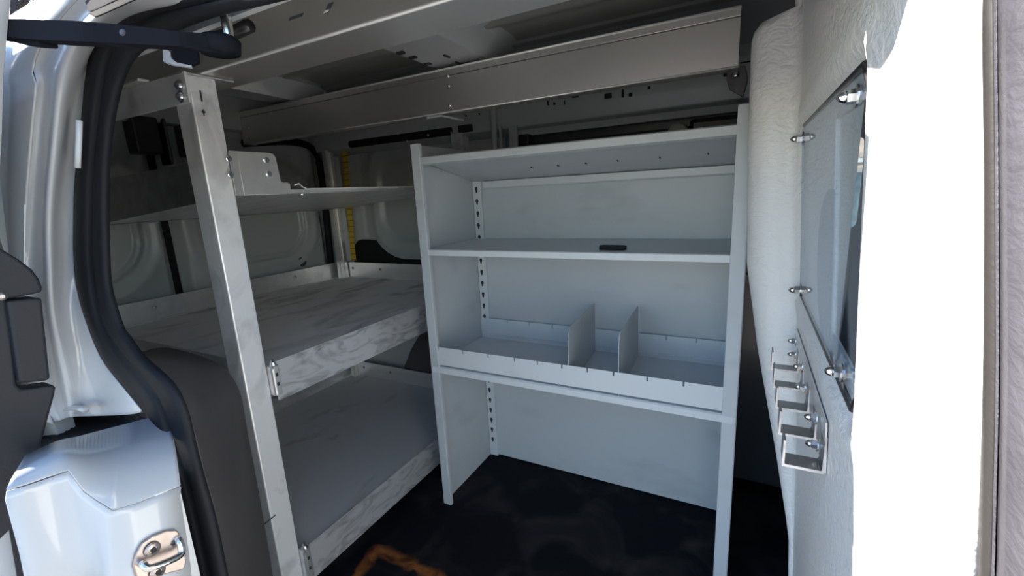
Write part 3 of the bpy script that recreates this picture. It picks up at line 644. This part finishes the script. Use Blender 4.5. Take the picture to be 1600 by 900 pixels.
# back panel sheets
for (z0, z1) in ((0.0,0.462),(0.458,0.8285),(0.8245,1.03),(1.026,1.118)):
    boxo('back_panel', (X0+0.004,YK-0.002,z0+0.004), (X1-0.004,YK,z1), 'shelf_white', su, 0.0006)
b = bm_(); prism(b, [(X0+0.048,YK-0.002,1.018),(X0+0.048,YK-0.016,1.018),(X0+0.048,YK-0.016,0.998),(X0+0.048,YK-0.012,0.994),(X0+0.048,YK-0.002,0.994)], (X1-X0-0.055,0,0)); obj('back_rail', b, 'shelf_edge', su, 0.001)
# slotted uprights in the back corners
def keyhole():
    b = bm_(); pts = []
    for k in range(9): t = math.pi*k/8; pts.append((0.0052*math.cos(t), 0, 0.004+0.0052*math.sin(t)))
    pts += [(-0.0052,0,-0.001),(-0.0028,0,-0.004),(-0.0028,0,-0.010),(0.0028,0,-0.010),(0.0028,0,-0.004),(0.0052,0,-0.001)]
    prism(b, [Vector(p) for p in pts], (0,0.0012,0)); return b
kb = keyhole(); kme = bpy.data.meshes.new('slot'); bmesh.ops.recalc_face_normals(kb, faces=kb.faces); kb.to_mesh(kme); kb.free(); kme.materials.append(MATS['slot_dark'])
for side in (0, 1):
    xa_, xb_ = (X0+0.004, X0+0.036) if side == 0 else (X1-0.036, X1-0.004)
    b = bm_(); box(b, (xa_,YK-0.012,0.002), (xb_,YK-0.002,1.02)); st = obj('slotted_upright', b, 'shelf_edge', su, 0.0012)
    xc = xa_+0.014 if side == 0 else xb_-0.014
    for k in range(24):
        z = 0.993-0.0402*k; o = bpy.data.objects.new('slot', kme); COL.objects.link(o); o.parent = st
        o.location = Vector((xc, YK-0.0126, z))-Vector(su['_o'])
# top shelf, tipped back
b = bm_(); xi0, xi1 = X0+0.004, X1-0.004
prism(b, [(xi0,YF+0.006,1.0855),(xi0,YF+0.002,1.083),(xi0,YF+0.002,1.066),(xi0,YF+0.016,1.062),(xi0,YF+0.016,1.0645),(xi0,YF+0.0045,1.0685),(xi0,YF+0.0045,1.081),(xi0,YF+0.012,1.083),(xi0,YK-0.003,1.0185),(xi0,YK-0.003,1.0205)], (xi1-xi0,0,0))
sh = obj('shelf', b, 'shelf_white', su, 0.0006)
for x in (-0.55,-0.47,-0.39,-0.305,-0.20,-0.09): boxo('slot', (x-0.001,1.18,1.0425), (x+0.001,1.20,1.0462), 'slot_dark', sh)
# middle shelf
b = bm_(); prism(b, [(xi0,YF+0.004,0.832),(xi0,YF+0.001,0.830),(xi0,YF+0.001,0.815),(xi0,YF+0.014,0.812),(xi0,YF+0.014,0.814),(xi0,YF+0.0035,0.817),(xi0,YF+0.0035,0.829),(xi0,YK-0.003,0.826),(xi0,YK-0.003,0.829)], (xi1-xi0,0,0))
sh = obj('shelf', b, 'shelf_edge', su, 0.0008)
# lower bin shelf with slotted lips and dividers
b = bm_(); prism(b, [(xi0,YF+0.003,0.478),(xi0,YF-0.001,0.474),(xi0,YF-0.001,0.458),(xi0,YF+0.014,0.455),(xi0,YF+0.014,0.457),(xi0,YF+0.002,0.461),(xi0,YF+0.002,0.471),(xi0,YF+0.006,0.474),(xi0,YK-0.014,0.472),(xi0,YK-0.014,0.476)], (xi1-xi0,0,0))
sh = obj('shelf', b, 'shelf_edge', su, 0.0006)
def lip(name, y, z0, z1, xs, depth, par):
    pts = [(xi0,y,z0),(xi1,y,z0),(xi1,y,z1)]
    for x in sorted(xs, reverse=True): pts += [(x+0.002,y,z1),(x+0.002,y,z1-depth),(x-0.002,y,z1-depth),(x-0.002,y,z1)]
    pts += [(xi0,y,z1)]; b = bm_(); prism(b, pts, (0,0.0015,0)); return obj(name, b, 'shelf_edge', par)
SX = (-0.795,-0.707,-0.622,-0.539,-0.471,-0.402,-0.334,-0.268,-0.188,-0.108)
fl = lip('front_lip', YF+0.001, 0.4865, 0.5405, SX, 0.011, sh)
boxo('lip_foot', (xi0,YF+0.001,0.4845), (xi1,YF+0.016,0.4865), 'shelf_edge', sh)
bl_ = lip('rear_lip', YK-0.016, 0.476, 0.5475, (-0.716,-0.632,-0.549,-0.406,-0.320,-0.273,-0.19,-0.11), 0.012, sh)
b = bm_(); cyl(b, (xi0+0.03,YK-0.017,0.489), (xi1,YK-0.017,0.489), 0.003, n=8); obj('lip_bead', b, 'shelf_edge', sh)
for x in (-0.715,-0.632,-0.55,-0.33,-0.19,-0.10): boxo('slot', (x-0.0013,1.20,0.4735), (x+0.0013,1.222,0.4752), 'slot_dark', sh)
for xf, xk in ((-0.385,-0.406),(-0.257,-0.273)):
    pts = [(xf,YF+0.004,0.478)]; r = 0.035
    for k in range(7): t = math.pi/2*k/6; pts.append((xf,YF+0.004+r-r*math.cos(t),0.636-r+r*math.sin(t)))
    r = 0.012
    for k in range(7): t = math.pi/2*k/6; pts.append((xf,YK-0.019-r+r*math.sin(t),0.634-r+r*math.cos(t)))
    pts.append((xf,YK-0.019,0.476))
    pts = [(xf+(xk-xf)*(y-YF)/(YK-YF), y, z) for _, y, z in pts]
    b = bm_(); prism(b, pts, (0.0016,0,0)); obj('divider', b, 'shelf_white', su)
# black pad lying on the middle shelf
b = bm_(); c = [(-0.313,1.040),(-0.257,1.040),(-0.250,1.052),(-0.256,1.080),(-0.262,1.088),(-0.318,1.092),(-0.324,1.080)]
prism(b, [(x,y,0.8325) for x, y in c], (0,0,0.006)); obj('rubber_pad', b, 'black_void', None, 0.0015, label='small black rubber pad lying on the middle shelf of the white unit', cat='pad')

# ================================================================== ALUMINUM RACK
XL = -0.93
rk = thing('cargo_rack', (XL, 0.54, 0.0), 'aluminum cargo rack with three trays, left of the white shelf unit', 'rack')
b = bm_(); box(b, (XL-0.055,0.512,0.0), (XL,0.5635,1.222)); post = obj('post', b, 'alum_post', rk, 0.003)
b = bm_(); box(b, (XL-0.055,1.425,0.0), (XL-0.005,1.47,1.20)); obj('post', b, 'alum_post', rk, 0.003)
for (x, y) in ((-1.665,1.44),):
    b = bm_(); box(b, (x-0.012,1.425,0.02), (x+0.012,1.462,1.20)); obj('post', b, 'alum', rk, 0.003)
    b = bm_(); box(b, (x+0.013,1.445,0.02), (x+0.018,1.462,1.20)); obj('post_flange', b, 'alum', rk, 0.001)
for (px, py, dx, dz) in ((314,150,0.0015,0.010),(318,175,0.003,0.002),(318,176,0.001,0.006),(386,790,0,0)):
    if dx:
        p = PX(px, py, XL); boxo('pen_mark', (XL-0.0005,p.y-dx,p.z-dz), (XL+0.0006,p.y+dx,p.z+dz), 'ink', post)
p, q = PX(409,823,XL), PX(431,805,XL); b = bm_(); prism(b, [(XL+0.0001,p.y,p.z),(XL+0.0001,q.y,q.z),(XL+0.0001,q.y,q.z+0.003),(XL+0.0001,p.y,p.z+0.003)], (0.0005,0,0)); obj('joint_line', b, 'ink', post)
# arm from the post head towards the rear doors, with its two bolts
b = bm_(); box(b, (-1.73,0.506,1.172), (XL+0.004,0.511,1.226)); arm = obj('arm', b, 'alum_post', rk, 0.0012)
b = bm_(); box(b, (-1.73,0.492,1.2265), (-1.06,0.512,1.232)); obj('arm_flange', b, 'alum', arm, 0.001)
for (x, y) in ((282,134),(284,151)):
    p = PY(x, y, 0.506); b = bm_(); lathe(b, p, (0,-1,0), ((0,0.0105),(0.002,0.0105),(0.0022,0.0085),(0.006,0.0075),(0.009,0.004),(0.0095,0.0)), 18); obj('bolt', b, 'zinc', arm, smooth=False)
# cap plate on the post head
boxo('cap_plate', (XL-0.06,0.505,1.222), (XL+0.001,0.60,1.2255), 'alum', rk, 0.0008)

def tray(z_top, z_bot, floor_z, back_h, mname, y0, y1, xb, worn):
    """tray with floor sheet, worn front lip, far and back upstands"""
    t = bpy.data.objects.new('tray', None)
    fl = bm_(); box(fl, (xb,y0,floor_z-0.003), (XL-0.003,y1,floor_z)); T = obj('tray', fl, mname, rk)
    b = bm_(); box(b, (XL-0.003,y0+0.012,z_bot), (XL,y1,z_top)); obj('front_lip', b, worn, T, 0.0008)
    b = bm_(); box(b, (XL-0.03,y0+0.012,z_bot), (XL-0.003,y1,z_bot+0.003)); obj('lip_return', b, worn, T, 0.0006)
    b = bm_(); box(b, (xb,y0,floor_z), (xb+0.003,y1,floor_z+back_h)); box(b, (xb+0.003,y0,floor_z), (xb+0.02,y1,floor_z+0.003)); obj('rear_lip', b, 'alum', T, 0.0008)
    b = bm_(); box(b, (xb+0.003,y1-0.003,floor_z), (XL-0.004,y1,floor_z+back_h)); obj('side_lip', b, 'alum', T, 0.0008)
    b = bm_(); box(b, (xb,y0-0.003,z_bot+0.055), (XL-0.056,y0,floor_z)); obj('side_lip', b, 'alum', T, 0.0008)
    return T
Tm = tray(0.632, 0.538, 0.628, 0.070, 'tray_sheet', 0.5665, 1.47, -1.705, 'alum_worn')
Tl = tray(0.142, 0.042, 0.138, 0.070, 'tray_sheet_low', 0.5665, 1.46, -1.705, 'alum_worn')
for T, zc in ((Tm, 0.67), (Tl, 0.18)):
    for y in (0.70, 0.95, 1.22):
        b = bm_(); lathe(b, (-1.702,y,zc), (1,0,0), ((0,0.006),(0.002,0.006),(0.004,0.003)), 10); obj('rivet', b, 'zinc', T, smooth=True)
    for x in (-1.62,-1.45,-1.15):
        b = bm_(); lathe(b, (x,1.467 if T is Tm else 1.457,zc), (0,-1,0), ((0,0.006),(0.002,0.006),(0.004,0.003)), 10); obj('rivet', b, 'hook_steel', T, smooth=True)
# hinge latches at the near end of the lips
def latch(zt, h):
    p = Vector((XL+0.004, 0.566, zt))
    b = bm_(); prism(b, [(XL-0.004,0.5640,zt-h),(XL+0.012,0.5640,zt-h),(XL+0.016,0.568,zt-h),(XL+0.016,0.580,zt-h),(XL+0.012,0.584,zt-h),(XL-0.002,0.584,zt-h)], (0,0,h)); L_ = obj('latch', b, 'alum', rk, 0.002)
    b = bm_(); cyl(b, (XL+0.008,0.5735,zt), (XL+0.008,0.5735,zt+0.008), 0.008, 0.006, 14); obj('pin', b, 'zinc', L_, smooth=False)
    b = bm_(); tube(b, [(XL+0.018,0.566,zt-0.004),(XL+0.019,0.566,zt+0.010),(XL+0.012,0.568,zt+0.016),(XL+0.004,0.576,zt+0.014),(XL+0.003,0.581,zt+0.004)], 0.0014, 6); obj('spring_clip', b, 'chrome', L_, smooth=True)
    for dz in (0.3, 0.62): boxo('slot', (XL+0.0155,0.571,zt-h*dz-0.004), (XL+0.0166,0.577,zt-h*dz+0.004), 'slot_dark', L_)
    return L_
latch(0.628, 0.070); latch(0.150, 0.090)
# upper shelf: thin sheet, rolled lip, bracket with rivets
xb = -1.62
b = bm_(); prism(b, [(XL-0.004,0.566,1.002),(XL-0.004,0.566,1.0045),(xb,0.566,0.9495),(xb,0.566,0.947)], (0,0.902,0)); us = obj('upper_shelf', b, 'alum', rk)
b = bm_(); prism(b, [(XL-0.004,0.690,1.0025),(XL,0.690,1.0000),(XL+0.002,0.690,1.003),(XL+0.002,0.690,1.010),(XL-0.001,0.690,1.0115),(XL-0.006,0.690,1.0115),(XL-0.006,0.690,1.009),(XL-0.001,0.690,1.009),(XL-0.001,0.690,1.005)], (0,0.775,0)); obj('front_lip', b, 'alum', us, 0.0006)
pl = [(0.579,1.000),(0.690,1.000),(0.690,1.0235),(0.684,1.026),(0.672,1.026),(0.668,1.030),(0.665,1.080),(0.660,1.087),(0.652,1.089),(0.579,1.089)]
b = bm_(); prism(b, [(XL-0.001,y,z) for y, z in pl], (0.003,0,0)); bkt = obj('corner_bracket', b, 'alum', us, 0.0006)
b = bm_(); prism(b, [(XL+0.002,0.5785,1.000),(XL+0.006,0.559,1.000),(XL+0.006,0.559,1.084),(XL+0.005,0.562,1.089),(XL+0.002,0.5785,1.089)], (0.0016,0.0004,0)); obj('bracket_flange', b, 'alum', bkt, 0.0005)
b = bm_(); tube(b, [(XL+0.003,0.579,1.089),(XL+0.003,0.579,1.001),(XL+0.003,0.682,1.001)], 0.0012, 6); obj('bend_edge', b, 'bend_glint', bkt, smooth=True)  # thin pale tube paints the glint along the bracket bend
b = bm_(); tube(b, smooth_curve([(XL+0.003,0.700,1.020),(XL+0.003,0.706,1.024),(XL+0.003,0.714,1.023),(XL+0.003,0.722,1.015),(XL+0.003,0.732,1.0115),(XL+0.003,0.80,1.0112),(XL+0.003,1.46,1.0112)], 60), 0.0016, 6); obj('rolled_edge', b, 'bend_glint', us, smooth=True)
for (x, y, pl_) in ((416,250,0),(420,272,0),(357,248,1),(360,273,1)):
    p = PX(x, y, XL+0.002 if not pl_ else XL+0.0072); ax = (1,0,0)
    b = bm_(); lathe(b, p, ax, ((0,0.0062),(0.002,0.0060),(0.0026,0.0045),(0.0026,0.003),(0.0018,0.0026)), 14); obj('rivet', b, 'zinc', bkt)
b = bm_(); prism(b, [(XL-0.056,0.5640,0.997),(XL-0.056,0.5640,1.078),(xb,0.5640,1.062),(xb,0.5640,0.946)], (0,0.0022,0)); obj('near_lip', b, 'hook_steel', us, 0.001)
b = bm_(); tube(b, [(xb,0.566,0.947),(xb,1.466,0.947)], 0.0015, 6); obj('rear_edge', b, 'hook_steel', us)
for y in (0.70,1.30): boxo('shelf_clip', (xb-0.004,y-0.02,0.942), (xb+0.02,y+0.02,0.947), 'zinc', us)
b = bm_(); lathe(b, (XL-0.02,0.735,1.002), (0,0,-1), ((0,0.006),(0.004,0.006),(0.006,0.003)), 10); obj('rivet', b, 'zinc', us)
# yellow tape measure strip stuck beside the far rear post
b = bm_(); prism(b, [PY(x, y, 1.458) for x, y in ((534,236),(542,236),(556,407),(549,407))], (0,0.0015,0)); obj('tape_strip', b, 'tape_yellow', None, label='yellow tape measure strip stuck upright beside the rear corner post', cat='tape measure')

# overhead beams
b1 = thing('overhead_beam', (-0.9,0.54,1.2265), 'near overhead aluminum beam resting on top of the rack post', 'beam', 'overhead aluminum beams')
b = bm_(); x0, x1 = -1.74, 0.06
prism(b, [(x0,0.537,1.29),(x0,0.537,1.2295),(x0,0.540,1.2265),(x0,0.632,1.2265),(x0,0.632,1.229),(x0,0.541,1.229),(x0,0.5395,1.231),(x0,0.5395,1.29)], (x1-x0,0,0)); obj('channel', b, 'beam_alum', b1, 0.0008)
b = bm_(); box(b, (x0,0.5375,1.2895), (x1,0.60,1.292)); obj('top_flange', b, 'beam_alum', b1, 0.0008)
b = bm_(); tube(b, [(x0,0.5385,1.228),(x1,0.5385,1.228)], 0.0028, 6); obj('bright_edge', b, 'bend_glint', b1, smooth=True)  # pale tube drawn as the highlight along the lower bend
b2 = thing('overhead_beam', (-0.9,1.1,1.2), 'far overhead aluminum channel beam hanging above the white shelf unit', 'beam', 'overhead aluminum beams')
b = bm_(); x0, x1 = -1.705, -0.033
prism(b, [(x0,1.100,1.302),(x0,1.097,1.300),(x0,1.097,1.209),(x0,1.100,1.206),(x0,1.135,1.206),(x0,1.135,1.2085),(x0,1.1025,1.2085),(x0,1.0995,1.211),(x0,1.0995,1.300)], (x1-x0,0,0)); obj('channel', b, 'beam_alum', b2, 0.0006)
b = bm_(); prism(b, [(x0,1.0965,1.3025),(x0,1.0965,1.318),(x0,1.100,1.321),(x0,1.145,1.331),(x0,1.145,1.328),(x0,1.101,1.318),(x0,1.0995,1.317),(x0,1.0995,1.3025)], (x1-x0,0,0)); obj('top_flange', b, 'beam_alum', b2, 0.0006)
b = bm_(); tube(b, [(x0,1.0965,1.3195),(x1,1.0965,1.3195)], 0.0026, 6); obj('bright_edge', b, 'bend_glint', b2, smooth=True)  # upper bend highlight, drawn as a pale tube
b = bm_(); tube(b, [(x0,1.0972,1.2075),(x1,1.0972,1.2075)], 0.0024, 6); obj('bright_edge', b, 'bend_glint', b2, smooth=True)  # same painted highlight along the bottom bend
boxo('end_plate', (x0-0.002,1.097,1.206), (x0,1.15,1.322), 'hook_steel', b2)
for (x, y) in ((700,119),(701,134),(703,165),(389,200),(391,217)):
    p = PY(x, y, 1.097); b = bm_(); lathe(b, p, (0,-1,0), ((0,0.0055),(0.002,0.0055),(0.0045,0.003),(0.005,0.0)), 12); obj('rivet', b, 'zinc', b2, smooth=True)
for x in (-0.70, -1.50):           # hanger straps up to the roof
    boxo('hanger', (x-0.015,1.140,1.206), (x+0.015,1.1435,1.352), 'hook_steel', b2)
# bent white tab under the beam
b = bm_(); strap(b, [PY(675,186,1.13), PY(697,182.5,1.13), PY(717,186.5,1.13)], (0,0.05,0), (0,0,0.005)); obj('lamp_tab', b, 'white_paint', b2, label='small bent white tab below the beam')

# ================================================================== SLIDING DOOR, its arm and striker
def doorX(z): return PS(6, 250, -0.045).x
def dfr(z, off): return skinY(z)+off
b = bm_(); rowsD = []
for (xi, yi) in ((16,-60),(14,0),(10,40),(7,70),(3,112),(1,200),(-4,300),(-8,400),(-10,500),(-8,600),(-4,700),(6,780),(12,830),(24,900),(38,980),(60,1100),(90,1300)):
    e_ = PS(xi, yi, -0.050); z, ex, ey = e_.z, e_.x, e_.y
    rowsD.append([Vector((-1.75,ey-0.055,z)), Vector((ex-0.045,ey-0.055,z)), Vector((ex-0.020,ey-0.047,z)), Vector((ex-0.004,ey-0.025,z)), Vector((ex,ey,z)), Vector((ex-0.025,ey+0.006,z)), Vector((-1.75,ey+0.006,z))])
loft(b, rowsD); d1 = obj('door_1', b, 'white_paint', None, smooth=True, solid=0.002, label='white side sliding door slid back, its edge at the left', cat='door', kind='structure')
def trimpoly(name, pts, off, th, bev):
    b = bm_(); prism(b, [PX(x, y, -0.66+off) for x, y in pts], (-th,0.0,0.0)); return obj(name, b, 'trim_dark', d1, bev, seg=3)
trimpoly('edge_cover', ((-60,350),(0,387),(30,405),(52,422),(62,436),(67,449),(66,455),(62,458),(20,466),(-60,470)), 0.0, 0.03, 0.003)
trimpoly('pull_block', ((11,470),(62,465),(66,468),(79,590),(76,595),(33,599),(30,596)), 0.0, 0.03, 0.005)
trimpoly('edge_cover', ((-60,460),(16,467),(20,500),(27,600),(34,608),(50,606),(84,601),(88,606),(86,618),(48,757),(48,789),(13,832),(-60,900)), -0.008, 0.025, 0.003)
p = PX(2, 463, -0.659); b = bm_(); lathe(b, p, (1,0,0), ((0,0.004),(0.002,0.004),(0.003,0.002)), 12); obj('screw', b, 'hook_steel', d1)
# curved upper arm reaching to the roof track
pa = [(-40,38),(8,42),(30,48),(60,50),(100,52),(150,54),(200,57),(250,61),(300,66),(335,66),(352,68)]
oy = [-0.05,-0.045,-0.04,-0.035,-0.03,-0.02,0.0,0.02,0.04,0.06,0.07]
path = smooth_curve([PS(x, y, o) for (x, y), o in zip(pa, oy)], 40)
b = bm_(); wv = []; tv = []
for i, p_ in enumerate(path):
    t = i/39; hgt = 0.0125+0.004*math.sin(math.pi*t)-0.003*sstep(0.8,1,t); wv.append((0.0,0.020+0.012*sstep(0.75,1,t),0.0)); tv.append((0,0,hgt))
strap(b, path, wv, tv); am = obj('arm', b, 'door_arm', d1, 0.003, seg=3, label='black curved door arm')
b = bm_(); strap(b, [p_+Vector((0,0.004,-0.009)) for p_ in path[:16]], (0,0.014,0), (0,0,0.006)); obj('arm_rib', b, 'door_arm', am, 0.002)
pe = path[-1]
b = bm_(); lathe(b, pe+Vector((-0.01,0,-0.008)), (0,0,1), ((0,0.018),(0.012,0.020),(0.016,0.016)), 18); obj('arm_head', b, 'door_arm', am, smooth=True)
b = bm_(); cyl(b, pe+Vector((0.0,0.005,0.006)), pe+Vector((0.0,0.005,0.045)), 0.005); obj('roller_pin', b, 'zinc', am)
p1, p2 = PS(272,76,0.06), PS(308,100,0.06)
c_ = (p1+p2)/2; 
b = bm_(); prism(b, [PS(x, y, 0.06) for x, y in ((268,74),(309,78),(310,97),(300,101),(275,96),(269,90))], (-0.008,0.006,0)); obj('stop_buffer', b, 'door_arm', am, 0.001)
b = bm_(); prism(b, [PS(x, y, 0.061) for x, y in ((254,76),(262,78),(266,80),(267,90),(276,97),(300,102),(299,105),(270,101),(255,96))], (-0.006,0.004,0)); obj('buffer_bracket', b, 'white_paint', am, 0.0008)
p = PS(192, 51, -0.022); b = bm_(); lathe(b, p, (0.3,-1,0.2), ((0,0.0028),(0.0012,0.0022)), 12); obj('arm_rivet', b, 'pillar_trim', am)
# striker on the pillar foot
def ST(x, y, o=-0.004): return PX(x, y, -0.5435-o*0.6)
sk = thing('door_striker', ST(250, 885), 'brownish steel door striker plate bolted to the white pillar foot', 'striker')
pts = [(208,886),(212,868),(222,850),(240,838),(262,829),(276,828),(281,833),(280,840),(270,846),(268,850),(272,852),(282,846),(290,862),(291,880),(287,890),(250,900),(228,912),(214,905)]
b = bm_(); prism(b, [ST(x, y) for x, y in pts], (-0.004,0.0,0)); pt = obj('plate', b, 'striker_steel', sk, 0.0015)
for (x, y) in ((238,858),(246,893)):
    p = ST(x, y, -0.006); b = bm_(); n_ = Vector((1,0,0)); lathe(b, p, n_, ((0,0.0075),(0.001,0.0075),(0.0022,0.006),(0.003,0.0035),(0.002,0.0032)), 18); sc = obj('screw', b, 'striker_steel', sk)
    b = bm_(); lathe(b, p+n_*0.0024, n_, ((0,0.0030),(0.0005,0.0030)), 6); obj('socket', b, 'slot_dark', sc)
b = bm_(); tube(b, smooth_curve([ST(222,881,-0.004), ST(224,882,-0.016), ST(232,888,-0.024), ST(256,880,-0.026), ST(278,870,-0.024), ST(284,862,-0.02), ST(280,846,-0.012), ST(278,842,-0.003)], 30), 0.0036, 10); obj('loop', b, 'chrome', sk, smooth=True)

# ================================================================== OUTSIDE
def tree(base, h, seed, label):
    rnd = random.Random(seed); t = thing('bare_tree', base, label, 'tree', 'bare trees behind the van')
    bt, bb = bm_(), bm_()
    def grow(bm, p, d, L, r, depth):
        q = p + d*L; mid = p.lerp(q, 0.5)+Vector((rnd.uniform(-1,1),rnd.uniform(-1,1),rnd.uniform(-.3,.3)))*L*0.06
        tube(bm, [p, mid, q], [r, r*0.85, r*0.68], 5 if depth < 3 else 3)
        if depth >= 6: return
        for _ in range(3 if depth < 5 else 2):
            nd = (d + Vector((rnd.uniform(-1,1),rnd.uniform(-1,1),rnd.uniform(-0.25,0.7)))*0.75).normalized()
            grow(bb, p.lerp(q, rnd.uniform(0.55,1.0)), nd, L*rnd.uniform(0.6,0.82), r*0.70, depth+1)
    grow(bt, Vector(base), Vector((0,0,1)), h*0.26, h*0.019, 0)
    obj('trunk', bt, 'bark', t); obj('branches', bb, 'bark', t)
for i, (px, dist, h, lab) in enumerate(((45,11,9,'bare leafless tree nearest the sliding door edge against the blue sky'),(70,24,13,'bare leafless tree rising above the white roof edge'),(-60,38,16,'bare leafless tree farthest left beyond the sliding door'))):
    r = ray(px, 60); r.z = 0; r.normalize(); tree((r.x*dist, r.y*dist, -0.55), h, 11+i, lab)
# house across the way, seen through the pane
hp = PY(1330, 260, 9.0)
hs_ = thing('house', (hp.x, 9.0, -0.55), 'tan house with a framed window glimpsed through the partition pane', 'house')
boxo('wall', (hp.x-3,9.0,-0.55), (hp.x+4,12,4.5), 'siding', hs_)
wx = hp.x
boxo('window_frame', (wx-0.22,8.94,hp.z+0.05), (wx+0.32,9.0,hp.z+1.0), 'house_trim', hs_, 0.01)
boxo('window_pane', (wx-0.12,8.92,hp.z+0.13), (wx+0.22,8.95,hp.z+0.92), 'siding', hs_)
boxo('porch_band', (wx-3,8.6,-0.55), (wx+4,8.99,hp.z-0.1), 'shrub', hs_, 0.05)

for o in bpy.data.objects:
    if '_o' in o: del o['_o']
